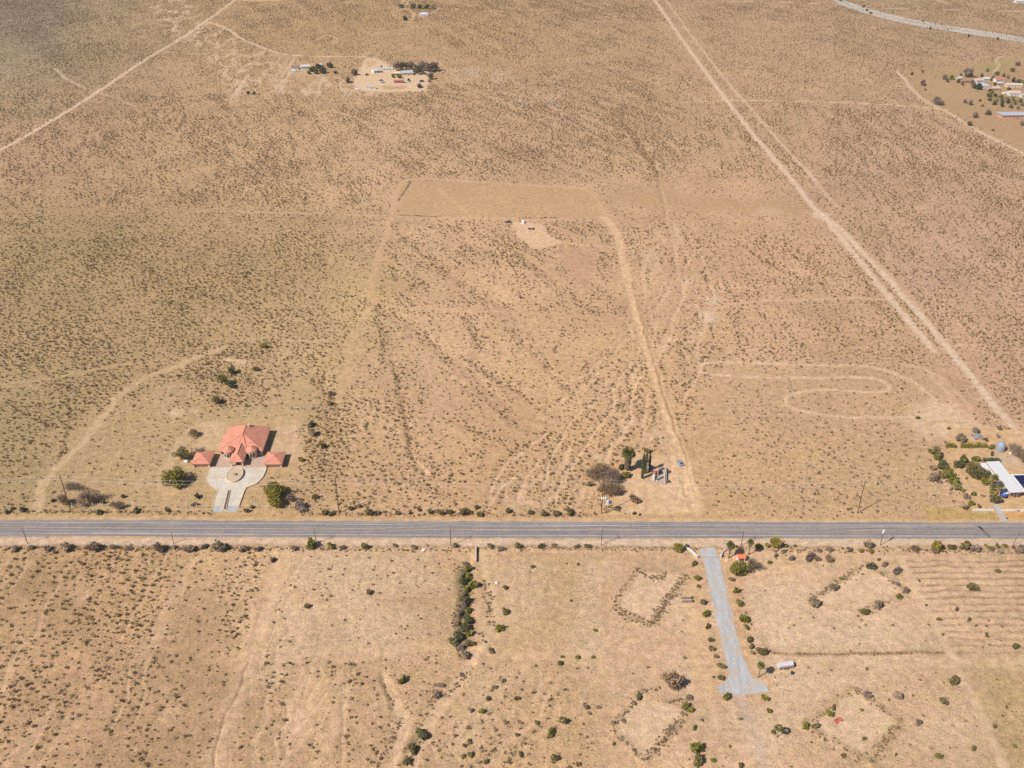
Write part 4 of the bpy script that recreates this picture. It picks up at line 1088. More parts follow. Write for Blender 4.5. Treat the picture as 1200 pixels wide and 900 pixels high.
# ================================================================== fences
def post_fence(label, us, v0, v1, h, m, wires=(.7, 1.2), pw=.32):
    us = list(us); o = flat(us[0], v0); o.z = gh(o.x, o.y)
    t = thing('post_fence', label, 'fence', o)
    tops = []; me_ = None
    for k, u in enumerate(us):
        f = k / max(1, len(us) - 1); p = flat(u, v0 + (v1 - v0) * f); p.z = gh(p.x, p.y)
        if me_ is None:
            b = MB(); b.box((0, 0, h / 2 - .1), (pw, pw, h + .2), 0); b.box((0, 0, h + .04), (pw + .1, pw + .1, .1)); me_ = b.mesh('post', m)
        q = bpy.data.objects.new('post', me_); COL.objects.link(q); q.parent = t; q.location = p - o; tops.append(p - o)
    for z in wires:
        b = MB(); b.tube([p + Vector((0, 0, z)) for p in tops], .02, 4); b.obj('wire', M['wire'], t)
post_fence('row of cream fence posts along the road, left of the villa drive', np.arange(84.5, 246, 12.2), 592.5, 595.5, 1.7, M['stucco'])
post_fence('row of cream fence posts along the road, right of the villa drive', [280.5, 291, 302.3, 314.6, 327.3, 339.8], 595, 595.2, 1.7, M['stucco'])
post_fence('row of short pale fence posts behind the villa yard', [330, 342, 354, 366, 378, 390, 402], 479, 481, 1.5, M['wood_grey'])
post_fence('sagging wire fence on thin posts along the south side of the highway', np.arange(-60, 800, 9.5), 640.2, 642.2, 1.1, M['wood_grey'], (.5, .95), .12)

# ================================================================== utility poles
def pole(u, v, h, label, arm=2.4, r=.17, group=None, arms=1, ang=90, white=False, ins=3, lean=0.0):
    p = P3(u, v); t = thing('utility_pole', label, 'utility pole', p, RZ, group)
    b = MB(); b.tube([(0, 0, -.3), (lean * .5, 0, h * .5), (lean, 0, h)], [r, r * .85, r * .7], 8); b.obj('pole', M['wood_dark'], t)
    a = math.radians(ang)
    for k in range(arms):
        z = h - .35 - 1.1 * k
        if arm <= 0: continue
        c = MB(); c.box((lean, -.14, z), (arm, .12, .14), a); ca = c.obj('crossarm', M['wood_dark'], t)
        for s in np.linspace(-arm / 2 + .1, arm / 2 - .1, ins):
            i = MB(); i.lathe((lean + math.cos(a) * s, -.14 + math.sin(a) * s, z + .07), [(.05, 0), (.09, .1), (.05, .24)], 6); i.obj('insulator', M['white_worn'], ca)
    return t
pole(82.5, 597.5, 20.5, 'tall slanting timber utility pole behind the bare bushes left of the villa', 0, .26)
t = pole(397.5, 600.8, 20.5, 'tall timber utility pole on the north verge, right of the villa', 0, .24)
pole(1004.8, 601.3, 19.2, 'tall timber utility pole standing alone on the north verge with long shadow', 0, .24)
t = pole(704.7, 602, 20.5, 'tall timber utility pole with white transformer canisters beside the roadside lot', 0, .25)
b = MB(); b.box((.6, -.1, 8.6), (3.2, .22, .25)); b.obj('bracket', M['wood_dark'], t)
for k in range(3):
    q = MB(); q.lathe((-.2 + .95 * k, -.15, 8.7), [(.36, 0), (.36, 1.15), (.2, 1.3), (.1, 1.5)], 10); q.obj('transformer', M['white'], t)
t = thing('equipment_pole', 'short timber pole carrying a large white switch cabinet and a blue box', 'utility pole', P3(710, 601.5), RZ)
b = MB(); b.tube([(0, 0, -.2), (0, 0, 7.6)], .24, 8); b.obj('pole', mat('red_brown_timber', (.20, .085, .045), srgb=False, var=.25), t)
b = MB(); b.box((.25, -.3, 6.9), (1.15, .8, 3.0)); b.obj('cabinet', M['white'], t)
b = MB(); b.box((1.75, -.1, 6.7), (1.3, .8, 1.3)); b.obj('blue_box', M['blue'], t)
SPOLES = [(32.5,637.2,9.4,'first'),(203.6,637,6.6,'second'),(370.6,637,8.6,'third'),(528.5,639.5,11.4,'fourth'),(704.6,639.6,11.2,'fifth'),(868.6,639.6,9.6,'sixth'),(1031.5,639.4,10.6,'seventh'),(1186,640.5,9.0,'eighth')]
SP_NOTE = ['short crossarm', 'bare top and no crossarm', 'green bush at its foot', 'brown timber, beside the concrete headwall', 'brown timber, opposite the canister pole', 'standing by the gate palms', 'white transformer cans at its top', 'thin and leaning, at the right edge']
for (u, v, h, w), nt_ in zip(SPOLES, SP_NOTE):
    t = pole(u, v, h, '%s utility pole from the left, south verge, %s' % (w, nt_), 2.6 if w not in ('second', 'eighth') else 0, .17 if u != 1186 else .13, 'utility poles along the south verge', lean=1.2 if u == 1186 else 0)
    if w == 'seventh':
        for k in range(2):
            q = MB(); q.lathe((-.5 + .5 * k, -.35 + .35 * k, 7.6 + k * .5), [(.36, 0), (.36, 1.1), (.15, 1.3)], 10); q.obj('transformer', M['white'], t)
def wire(label, pts, sag):
    t0 = Vector(pts[0]); b = MB()
    for a, c in zip(pts[:-1], pts[1:]):
        a = Vector(a); c = Vector(c)
        b.tube([a.lerp(c, k / 10) - t0 - Vector((0, 0, sag * 4 * (k / 10) * (1 - k / 10))) for k in range(11)], .035, 4)
    o = b.obj('overhead_wire', M['wire']); o.location = t0; tag(o, label, 'wire')
nb = [P3(82.5, 597.5, 20.2), P3(397.5, 600.8, 20.2), P3(704.7, 602, 20.2), P3(1004.8, 601.3, 18.9), P3(1330, 603, 20)]
wire('upper thin wire strung along the tall north side poles, past the villa', [P3(-230, 595, 20)] + nb, 2.2)
wire('lower thin wire strung along the tall north side poles, past the villa', [q - Vector((0, 0, 2.0)) for q in [P3(-230, 595, 20)] + nb], 2.4)
for s, nm in ((-1.1, 'roadside'), (1.1, 'field side')):
    wire('thin %s wire strung along the south verge poles' % ('near' if s < 0 else 'far'), [P3(u, v, h - .1) + Vector((0, s, 0)) for u, v, h, w in SPOLES if w not in ('second', 'eighth')], 1.0)

# ================================================================== vehicles and small built things
def car(u, v, ang, paint, label, L=4.6, W=1.85, H=1.5, name='parked_car', cat='car', pickup=False):
    t = thing(name, label, cat, P3(u, v), ang)
    b = MB()
    prof = [(-L/2, .45), (-L/2, .85), (-L*.28, .98), (-L*.16, H), (L*.20, H), (L*.36, .95), (L/2, .82), (L/2, .42)] if not pickup else \
           [(-L/2, .5), (-L/2, 1.0), (-L*.02, 1.0), (L*.02, H), (L*.22, H), (L*.32, 1.05), (L/2, .95), (L/2, .45)]
    n = len(prof); vs = []
    for s in (-1, 1):
        for (x, z) in prof:
            k = 1 if z < 1.02 else .82
            vs.append((x, s * W / 2 * k, z))
    b.add(vs, [tuple(range(n)), tuple(range(n, 2 * n))[::-1]] + [((i + 1) % n, i, n + i, n + (i + 1) % n) for i in range(n)])
    b.obj('body', paint, t)
    i0, i1 = (2, 3) if not pickup else (2, 3)
    for nm, (a, c) in (('rear_window', (prof[2], prof[3])), ('windscreen', (prof[5], prof[4]))):
        q = MB(); e = .04
        pa = (a[0] * .9 + c[0] * .1, a[1] * .9 + c[1] * .1 + e); pc = (a[0] * .1 + c[0] * .9, a[1] * .1 + c[1] * .9 + e)
        sx = -e if nm == 'rear_window' else e
        q.add([(pa[0] + sx, -W * .41, pa[1]), (pa[0] + sx, W * .41, pa[1]), (pc[0] + sx, W * .37, pc[1]), (pc[0] + sx, -W * .37, pc[1])], [(0, 1, 2, 3)]); q.obj(nm, M['glass'], t)
    for s in (-1, 1):
        for x in (-L * .3, L * .31):
            q = MB(); q.tube([(x, s * (W / 2 - .2), .33), (x, s * (W / 2 + .02), .33)], .33, 12); q.obj('wheel', M['rubber'], t)
    return t
M['car_blue'] = mat('blue_grey_car_paint', (.19, .23, .33), srgb=False, var=.04, rough=.3, spec=.6)
M['car_dark'] = mat('dark_car_paint', (.05, .055, .08), srgb=False, var=.04, rough=.3, spec=.6)
car(797, 543.4, math.radians(108), M['car_blue'], 'blue grey car parked on the dirt road by the roadside lot', 4.7, 1.95)
car(595.6, 261, math.radians(10), M['car_dark'], 'dark parked pickup on the pale clearing in the centre parcel', 5.4, 2.0, 1.9, 'parked_pickup', 'pickup', True)
t = thing('water_tank', 'small white water tank on the pale clearing beside the little hut', 'tank', P3(613.3, 261.5))
b = MB(); b.lathe((0, 0, 0), [(1.25, -.1), (1.25, 2.0), (.9, 2.3), (.2, 2.5)], 14); b.obj('tank_body', M['white'], t)
b = MB(); b.lathe((0, 0, 2.48), [(.28, 0), (.28, .15)], 8); b.obj('lid', M['steel'], t)

def house(name, label, u, v, w, d, h, roof, wall, kind='gable', rise=1.4, rz=RZ, cat='house', axis='x', eave=.4, nwin=3):
    """simple building: walls, pitched or flat roof, windows and a door on the near side; (u, v) middle of the near wall foot"""
    t = thing(name, label, cat, P3(u, v), rz)
    b = MB(); b.box((0, d / 2, h / 2 - .1), (w, d, h + .2)); b.obj('wall', wall, t)
    r = MB(); e = eave
    if kind == 'flat':
        r.box((0, d / 2, h + .12), (w + 2 * e, d + 2 * e, .2))
    elif kind == 'hip':
        if w > d:
            k = d / 2 + e
            x0, x1, y0, y1 = -w / 2 - e, w / 2 + e, -e, d + e
            vs = [(x0, y0, h), (x1, y0, h), (x1, y1, h), (x0, y1, h), (x0 + k, d / 2, h + rise), (x1 - k, d / 2, h + rise)]
            r.add(vs, [(0, 1, 5, 4), (1, 2, 5), (2, 3, 4, 5), (3, 0, 4), (3, 2, 1, 0)])
        else: r.hip(-w / 2 - e, w / 2 + e, -e, d + e, h, rise)
    else:
        x0, x1, y0, y1 = -w / 2 - e, w / 2 + e, -e, d + e
        if axis == 'x': vs = [(x0, y0, h - .05), (x1, y0, h - .05), (x1, (y0 + y1) / 2, h + rise), (x0, (y0 + y1) / 2, h + rise), (x1, y1, h - .05), (x0, y1, h - .05)]
        else: vs = [(x0, y1, h - .05), (x0, y0, h - .05), ((x0 + x1) / 2, y0, h + rise), ((x0 + x1) / 2, y1, h + rise), (x1, y0, h - .05), (x1, y1, h - .05)]
        k = .16
        vs2 = [(p[0], p[1], p[2] + k) for p in vs]
        r.add(vs + vs2, [(6, 7, 8, 9), (9, 8, 10, 11), (3, 2, 1, 0), (5, 4, 2, 3), (0, 1, 7, 6), (4, 5, 11, 10), (1, 2, 8, 7), (2, 4, 10, 8), (3, 0, 6, 9), (5, 3, 9, 11)])
        if axis == 'x': gb = [(-w / 2 + .02, 0, h), (-w / 2 + .02, d, h), (-w / 2 + .02, d / 2, h + rise * .9), (w / 2 - .02, 0, h), (w / 2 - .02, d, h), (w / 2 - .02, d / 2, h + rise * .9)]
        else: gb = [(-w / 2, .02, h), (w / 2, .02, h), (0, .02, h + rise * .9), (-w / 2, d - .02, h), (w / 2, d - .02, h), (0, d - .02, h + rise * .9)]
        gg = MB(); gg.add(gb, [(0, 1, 2), (3, 4, 5)]); gg.obj('gable', wall, t)
    r.obj('roof', roof, t)
    if nwin:
        xs = np.linspace(-w / 2, w / 2, nwin + 3)[1:-1]
        for k, x in enumerate(xs):
            if k == len(xs) // 2:
                q = MB(); q.box((x, -.03, 1.0), (1.0, .08, 2.1)); q.obj('door', M['wood_dark'], t)
            else: windows(t, [(x, -.04, h * .55, 1.2, 1.0, 0)])
    return t
house('hut', 'small pink roofed hut on the pale clearing in the centre parcel', 620.5, 269.8, 3.6, 2.8, 2.3, M['roof_pink'], M['stucco'], rise=.6, cat='hut', nwin=1)

# ---- ruin and camper on the roadside lot
t = thing('ruin', 'low block walls of a roofless ruin with a brown chimney, on the roadside lot', 'ruin', P3(767, 566.5), RZ)
def px(u, v, u0=767, v0=566.5): return flat(u, v) - flat(u0, v0)
def wall_seg(nm, A, B, h, w, m, par):
    a, c = px(*A), px(*B); d = c - a; q = MB(); q.box(tuple((a + c) / 2 + Vector((0, 0, h / 2 - .1))), (d.length, w, h + .2), math.atan2(d.y, d.x)); q.obj(nm, m, par)
M['pinkwall'] = mat('weathered_pink_block', (.40, .29, .24), srgb=False, var=.2, scale=1)
wall_seg('low_wall', (753.6, 563.6), (780.4, 567.8), 1.0, .5, M['pinkwall'], t); wall_seg('low_wall', (780.6, 567), (781.2, 550), 1.3, .35, M['block'], t)
wall_seg('low_wall', (764, 548.6), (781, 549.6), .8, .35, M['block'], t); wall_seg('low_wall', (778.8, 566.6), (779.4, 556), .6, .3, M['stucco'], t)
q = MB(); q.slab([tuple(px(*p)[:2]) for p in [(766, 565), (780, 566.5), (780.5, 550.5), (765, 550)]], -.05, .12); q.obj('floor_slab', M['block'], t)
c0 = px(768.4, 563.6); q = MB(); q.box((c0.x, c0.y, 2.6), (.8, .7, 5.4)); q.box((c0.x, c0.y, 5.35), (1.05, .95, .2)); q.obj('chimney', M['wood_dark'], t)
c0 = px(768.3, 556.3); q = MB(); q.box((c0.x, c0.y, 1.6), (2.6, 2.4, 3.3)); q.box((c0.x, c0.y, 3.35), (2.9, 2.7, .18)); q.obj('block_room', M['terracotta'], t)
for (u, v, r_, h) in ((766.2, 560.6, .7, 2.0), (765.7, 564, .65, .8), (769.6, 564.6, .45, .8)):
    t = thing('storage_tank', 'pale upright tank inside the roofless ruin, %s' % ('the tall one by the chimney' if h > 1.5 else ('the low one left of the chimney' if u < 768 else 'the smallest, right of the chimney')), 'tank', P3(u, v, .1))
    b = MB(); b.lathe((0, 0, 0), [(r_, 0), (r_, h), (r_ * .6, h + .25)], 12); b.obj('tank_body', M['white_worn'], t)
    b = MB(); b.lathe((0, 0, h + .22), [(r_ * .3, 0), (r_ * .3, .12)], 8); b.obj('lid', M['steel'], t)
t = thing('camper_trailer', 'small white camper trailer in the shade of the cypress trees', 'trailer', P3(758.7, 549.5), math.radians(72))
b = MB()
pr = [(-2.3, .5), (-2.4, 1.6), (-2.0, 2.45), (1.7, 2.5), (2.3, 1.9), (2.2, .5)]; n = len(pr)
b.add([(x, -1.05, z) for x, z in pr] + [(x, 1.05, z) for x, z in pr], [tuple(range(n)), tuple(range(n, 2 * n))[::-1]] + [((i + 1) % n, i, n + i, n + (i + 1) % n) for i in range(n)]); b.obj('body', M['white'], t)
for s in (-1, 1):
    q = MB(); q.tube([(0, s * .85, .34), (0, s * 1.08, .34)], .34, 12); q.obj('wheel', M['rubber'], t)
    windows(t, []); q = MB(); q.box((-.6, s * 1.06, 1.65), (1.1, .05, .6)); q.obj('window', M['glass'], t)
q = MB(); q.box((2.9, 0, .5), (1.4, .12, .12)); q.obj('tow_bar', M['steel'], t)

# ---- right hand property
t = thing('long_house', 'long terracotta house under a bright white sheet metal roof with a lean to', 'house', flat(1189.4, 583.6, .02), RZ)
L_, W_ = 25.5, 6.4
b = MB(); b.box((-.2, L_ / 2 + .3, 1.45), (W_ - .7, L_ - 1.2, 2.9)); b.box((-4.7, L_ / 2 + .6, 1.15), (2.6, L_ - 2.2, 2.3)); b.obj('wall', M['terracotta'], t)
def panel_roof(nm, x0, x1, z0, z1, n):
    """sheet roof in n panels, each a little proud of its neighbour"""
    for k in range(n):
        y0, y1 = L_ * k / n, L_ * (k + 1) / n - .03; e = .012 * (k % 2)
        q = MB(); q.add([(x0, y0, z0 + e), (x1, y0, z1 + e), (x1, y1, z1 + e), (x0, y1, z0 + e), (x0, y0, z0 + .1 + e), (x1, y0, z1 + .1 + e), (x1, y1, z1 + .1 + e), (x0, y1, z0 + .1 + e)],
                        [(3, 2, 1, 0), (4, 5, 6, 7), (0, 1, 5, 4), (1, 2, 6, 5), (2, 3, 7, 6), (3, 0, 4, 7)]); q.obj(nm, M['roof_white'], t)
panel_roof('roof_panel', -W_ / 2 - .2, W_ / 2 + .1, 3.2, 3.5, 8); panel_roof('lean_to_panel', -W_ / 2 - 3.2, -W_ / 2 - .3, 2.2, 2.6, 6)
windows(t, [(-1.6, .72, 1.5, 1.5, 1.1, 0), (1.7, .72, 1.5, 1.3, 1.1, 0), (-4.7, 1.55, 1.3, 1.2, .9, 0)])
q = MB(); q.box((.2, .72, 1.05), (1.0, .1, 2.1)); q.obj('door', M['wood_dark'], t)
t = thing('parasol', 'blue parasol with white centre at the corner of the white roofed house', 'parasol', P3(1174.8, 583.5))
b = MB(); b.tube([(0, 0, 0), (0, 0, 2.7)], .05, 6); b.obj('pole', M['white'], t)
for k in range(8):
    a0, a1 = 6.2832 * k / 8, 6.2832 * (k + 1) / 8; q = MB()
    q.add([(0, 0, 2.9), (1.75 * math.cos(a0), 1.75 * math.sin(a0), 2.25), (1.75 * math.cos(a1), 1.75 * math.sin(a1), 2.25)], [(0, 1, 2)]); q.obj('canopy_panel', M['blue'], t)
b = MB(); b.lathe((0, 0, 2.86), [(.35, -.1), (.05, .12)], 8); b.obj('cap', M['white'], t)
t = thing('solar_carport', 'white framed carport roofed with dark blue solar panels at the right edge', 'carport', flat(1204, 583.5, .02), RZ)
for (x, y) in ((-1, 1), (7, 1), (-1, 14), (7, 14)):
    q = MB(); q.box((x, y, 1.4), (.25, .25, 2.9)); q.obj('post', M['white'], t)
q = MB(); q.box((3.2, 7.5, 2.95), (10.4, 15.2, .22)); q.obj('frame', M['white'], t)
for i in range(5):
    for j in range(4):
        q = MB(); q.box((-.05 + 1.85 * i, 2.6 + 3.3 * j, 3.12), (1.78, 3.2, .1)); q.obj('solar_panel', M['solar'], t)
t = thing('water_tank', 'big blue grey domed steel water tank behind the white roofed house', 'tank', P3(1171.5, 527.6))
b = MB(); b.lathe((0, 0, 0), [(2.2, -.1), (2.3, 2.6), (2.15, 3.8), (1.5, 4.9), (.7, 5.4), (.1, 5.55)], 20); b.obj('tank_body', M['steel'], t, True)
b = MB()
for z in (.9, 1.9, 2.9): b.lathe((0, 0, z), [(2.31, -.05), (2.36, 0), (2.31, .05)], 20)
b.obj('hoops', M['block'], t)
b = MB(); b.lathe((0, 0, 5.5), [(.3, 0), (.3, .25)], 8); b.obj('hatch', M['steel'], t)
def low_wall(label, A, B, h, m, w=.35, piers=True):
    a, c = flat(*A), flat(*B); d = c - a; t = thing('garden_wall', label, 'wall', a, math.atan2(d.y, d.x)); L = d.length
    b = MB(); b.box((L / 2, 0, h / 2 - .1), (L, w * .6, h + .1)); b.obj('wall', m, t)
    n = int(L / 2.4) + 1
    for k in range(n + 1):
        b = MB(); b.box((L * k / n, 0, h / 2 + .05), (w, w, h + .2)); b.obj('pier', m, t)
low_wall('low white roadside wall left of the grey house drive', (1140, 598.2), (1164, 598.4), 1.0, M['white']); low_wall('low white roadside wall right of the grey house drive', (1174, 598.6), (1262, 599.4), 1.0, M['white'])
o = ground_poly('house_drive', [(1163.5,591),(1170,591),(1181,611),(1173,611)], .06, M['gravel']); tag(o, kind='structure')
t = thing('scrap_heap', 'jumbled heap of grey sheet metal and brown boxes behind the hedge', 'scrap heap', P3(1145, 513))
rs = random.Random(5)
for k in range(11):
    q = MB(); q.box((rs.uniform(-3.4, 4.2), rs.uniform(-2, 2.5), rs.uniform(.25, .7)), (rs.uniform(.8, 2.4), rs.uniform(.6, 1.6), rs.uniform(.3, 1.1)), rs.uniform(0, 3)); q.obj('sheet' if k < 5 else 'crate', M['steel'] if k < 5 else M['wood_grey'], t)

# ---- south gate, shrine and trailer
t = thing('entrance_gate', 'pale double bar gate between white pillars across the gravel drive', 'gate', flat(830.5, 653.8, .04), RZ)
b = MB()
for s in (-1, 1):
    q = MB(); q.box((s * 5.35, 0, .9), (.6, .6, 1.9)); q.box((s * 5.35, 0, 1.9), (.75, .75, .14)); q.obj('pillar', M['white_worn'], t)
    q = MB()
    for z in (.25, 1.25): q.box((s * 2.55, 0, z), (4.9, .08, .1))
    lf = q.obj('gate_leaf', M['white_worn'], t)
    for k in range(15):
        q = MB(); q.box((s * (.25 + .33 * k), 0, .78), (.05, .05, 1.1)); q.obj('bar', M['white_worn'], lf)
kerb_wall('wing_wall', 'curved white wing wall left of the gravel drive gate', [(803.5,642.8),(808,645),(812,648),(815,651),(816.6,653.4)], 1.1, .4, M['white_worn'])
kerb_wall('wing_wall', 'curved wing wall right of the gravel drive gate, in its own shade', [(845,653.6),(845.6,650.5),(847,648),(850.3,645.4)], 1.1, .4, M['white_worn'])
t = house('shrine', 'little white kiosk under a bright red orange roof behind the green tree', 868.6, 658.5, 3.2, 2.6, 2.2, mat('orange_red_roof', (.62, .15, .07), srgb=False, var=.1), M['white'], rise=.8, cat='kiosk', nwin=1, eave=.3)
t = thing('livestock_trailer', 'weathered pale livestock trailer with ribbed sides parked right of the gravel drive', 'trailer', P3(919.5, 782.2), math.radians(11))
b = MB(); pr = [(-1.05, .6), (-1.1, 2.0), (-.7, 2.45), (0, 2.58), (.7, 2.45), (1.1, 2.0), (1.05, .6)]; n = len(pr)
b.add([(-3.1, y, z) for y, z in pr] + [(3.0, y, z) for y, z in pr], [tuple(range(n)), tuple(range(n, 2 * n))[::-1]] + [((i + 1) % n, i, n + i, n + (i + 1) % n) for i in range(n)])
b.obj('body', mat('faded_lilac_white', (.50, .44, .46), srgb=False, var=.2, scale=1.5), t)
for k in range(8):
    q = MB(); q.tube([(-3.0 + .84 * k, y * 1.03, z + .03) for y, z in pr], .06, 4); q.obj('rib', M['white_worn'], t)
for k in range(3):
    for s in (-1, 1):
        q = MB(); q.box((0, s * 1.1, .95 + .42 * k), (5.6, .05, .16)); q.obj('slot', M['wood_dark'], t)
q = MB(); q.box((3.03, 0, 1.5), (.06, 2.0, 1.7)); q.obj('tailgate', M['wood_dark'], t)
for s in (-1, 1):
    for x in (-.3, .75):
        q = MB(); q.tube([(x, s * .9, .38), (x, s * 1.15, .38)], .38, 12); q.obj('wheel', M['rubber'], t)
q = MB(); q.tube([(-3.1, 0, .7), (-4.5, 0, .55)], .08, 6); q.obj('tow_bar', M['steel'], t)
t = thing('barrel', 'small black barrel on the sand right of the livestock trailer', 'barrel', P3(928, 789.8))
b = MB(); b.lathe((0, 0, 0), [(.5, 0), (.56, .5), (.5, 1.25), (.45, 1.25), (.4, 1.15)], 12); b.obj('barrel_body', M['rubber'], t)
b = MB(); b.lathe((0, 0, .4), [(.57, -.04), (.6, 0), (.57, .04)], 12); b.obj('hoop', M['steel'], t)
for k, (u, v, lb) in enumerate(((804.5, 701.2, 'upper of two weathered grey timber stacks left of the gravel drive'), (805.5, 705.3, 'lower of two weathered grey timber stacks left of the gravel drive'))):
    t = thing('timber_stack', lb, 'timber', P3(u, v), RZ)
    for i in range(3):
        q = MB(); q.box((random.uniform(-.3, .3), -.35 + .35 * i, .25), (4.6, .28, .5)); q.obj('beam', M['wood_grey'], t)
    q = MB(); q.box((2.2, 0, .5), (.8, .9, .7)); q.obj('post_stub', M['wood_dark'], t)
t = thing('brick_barbecue', 'small red brick barbecue inside the lower right earth plot', 'barbecue', P3(981.5, 845), math.radians(28))
for (x, y, w, d, h) in ((0, .6, 2.6, .45, .9), (-1.1, -.2, .45, 1.4, .7), (1.1, -.2, .45, 1.4, 1.1), (0, -.2, 1.7, 1.1, .35)):
    for cy in range(max(1, int(h / .22))):
        q = MB(); q.box((x, y, .11 + .22 * cy), (w - .02 * (cy % 2), d - .02 * (cy % 2), .20)); q.obj('brick_course', M['brick'], t)
t = thing('culvert_headwall', 'concrete culvert headwall with a mouth of painted shade beside the highway', 'culvert', P3(557.6, 651), RZ)
q = MB(); q.box((0, 0, .55), (.45, 9.0, 1.5)); q.obj('headwall', M['concrete'], t)
q = MB(); q.box((.3, 3.6, .3), (.9, 2.6, 1.3)); q.obj('culvert_mouth_shade', mat('culvert_shade_black', (.05, .05, .055), srgb=False), t)  # near-black box: shade of the culvert opening put into its colour
q = MB(); q.box((0, 0, 1.33), (.6, 9.2, .12)); q.obj('coping', M['concrete'], t)
def boulder(u, v, r, label, m=None):
    rr = random.Random(int(u)); bm = bmesh.new(); bmesh.ops.create_icosphere(bm, subdivisions=2, radius=r)
    for vtx in bm.verts: vtx.co *= rr.uniform(.82, 1.12); vtx.co.z *= .65
    me_ = bpy.data.meshes.new('boulder'); bm.to_mesh(me_); bm.free(); me_.materials.append(m or M['rock'])
    o = bpy.data.objects.new('boulder', me_); COL.objects.link(o); o.location = P3(u, v, r * .3); tag(o, label, 'boulder')
boulder(496.6, 645.3, 1.0, 'white boulder on the verge left of the culvert headwall'); boulder(582, 683.5, .9, 'pale boulder on the sand path right of the green gully')
boulder(851.5, 656.6, .6, 'small white stone beside the right gate wing wall'); boulder(718.5, 559.8, .7, 'pale stone under the brown bare tree on the roadside lot')
boulder(218.5, 541.5, 1.3, 'large pale boulder between the round tree and the left garage'); boulder(1184, 531.5, .9, 'white stone right of the domed steel tank')

# ================================================================== far settlements
RW, RG, RB, RP = mat('dusty_white_roof', (.45, .43, .41), srgb=False, var=.1, scale=.5), M['roof_grey'], M['roof_brown'], M['roof_pink']
CR, TC, WH = M['stucco'], M['terracotta'], M['white_worn']
house('ranch_house', 'white roofed end wing of the far ranch, at its left', 442.5, 85.6, 10, 9, 3, RW, WH, rise=1.6, rz=.5)
house('ranch_shed', 'long narrow pale roofed shed behind the far ranch yard', 456, 83.2, 18, 5, 3, RW, WH, rise=.9, cat='shed')
house('ranch_house', 'grey roofed main house of the far ranch, before the dark trees', 477.5, 88.6, 14, 9, 3.2, RG, CR, rise=2.2, rz=.25)
house('ranch_shed', 'cream fronted annex left of the grey roofed far ranch house', 465, 88.8, 9, 6, 3, CR, CR, rise=1.2, cat='shed')
house('ranch_barn', 'long low red roofed shed in the far ranch yard', 467.5, 97.4, 12, 4.5, 2.4, M['red'], M['red'], rise=1.0, cat='shed')
house('green_shed', 'pale green roofed shed among the dark trees of the far ranch', 494.5, 80.6, 6, 5, 3, mat('pale_green_roof', (.30, .38, .24), srgb=False), WH, rise=.8, cat='shed')
house('mobile_home', 'white mobile home on the near edge of the far ranch yard', 434.5, 104.4, 12, 4, 2.9, RW, WH, 'flat', cat='mobile home', eave=.15)
def van(u, v, ang, label, L=5.5, H=2.4, m=None, cat='van', name='parked_van'):
    t = thing(name, label, cat, P3(u, v), ang)
    b = MB(); pr = [(-L/2, .4), (-L/2, H), (L*.28, H), (L*.38, 1.3), (L/2, 1.1), (L/2, .4)]; n = len(pr)
    b.add([(x, -1, z) for x, z in pr] + [(x, 1, z) for x, z in pr], [tuple(range(n)), tuple(range(n, 2 * n))[::-1]] + [((i + 1) % n, i, n + i, n + (i + 1) % n) for i in range(n)]); b.obj('body', m or M['white'], t)
    q = MB(); q.add([(L*.30, -.85, H - .1), (L*.30, .85, H - .1), (L*.385, .85, 1.4), (L*.385, -.85, 1.4)], [(3, 2, 1, 0)]); o = q.obj('windscreen', M['glass'], t); o.location.x = .05
    for s in (-1, 1):
        for x in (-L * .3, L * .3):
            q = MB(); q.tube([(x, s * .8, .38), (x, s * 1.03, .38)], .38, 10); q.obj('wheel', M['rubber'], t)
van(418.5, 106, .1, 'white van parked left of the mobile home at the far ranch'); 
car(446.5, 94.6, .1, M['car_dark'], 'dark car parked in the middle of the far ranch yard, upper of the two', 5.2, 2.0, 1.7)
car(448.5, 97, .1, M['car_blue'], 'grey car parked in the middle of the far ranch yard, lower of the two', 5, 2.0, 1.6)
van(494.5, 96, .3, 'dark blue van at the right end of the far ranch yard', 5.5, 2.4, M['car_dark']); car(490, 100, 1.2, M['red'], 'red brown car at the right end of the far ranch yard', 4.8, 2, 1.6); van(493, 101.5, .8, 'pale van among the scrap at the right end of the far ranch yard', 5, 2.2)
car(478, 96.6, .2, M['white'], 'white car parked at the right end of the long red shed', 4.6, 1.9, 1.5)
house('cottage', 'brown roofed cottage of the far left homestead, behind the white van', 345.5, 81.5, 9, 7, 3, RB, WH, rise=1.6, cat='house')
van(345, 84, .1, 'white van in front of the brown roofed far cottage', 6.5, 2.6)
house('cottage', 'white roofed cottage of the far left homestead, beside its dark trees', 358, 81, 11, 8, 3, RW, WH, rise=1.8, cat='house', rz=.2)
house('cottage', 'small grey hut among the trees of the far left homestead', 376, 78, 5, 4, 2.6, RG, WH, rise=.8, cat='hut')
house('desert_house', 'lone pale blue roofed house near the top edge of the photo', 497, 19, 14, 9, 3.2, mat('pale_blue_roof', (.50, .53, .62), srgb=False), WH, 'hip', rise=1.8)
house('white_shed', 'bright white shed left of the far right settlement', 1124.6, 94.5, 4.5, 4.5, 3, RW, WH, rise=1.2, cat='shed')
house('low_barn', 'low brown roofed barn beside the bright white shed', 1131.5, 97.5, 10, 5, 2.6, RB, TC, rise=1.0, cat='barn')
house('farmhouse', 'large grey blue roofed farmhouse in the far right settlement', 1153, 104, 14, 12, 3.4, RG, WH, 'hip', rise=2.6)
house('farmhouse', 'pale pink roofed house behind the grey blue farmhouse', 1148, 97, 9, 7, 3, RP, WH, rise=1.5); house('farmhouse', 'white roofed house behind the grey blue farmhouse', 1156, 95.4, 8, 6, 3, RW, WH, rise=1.4)
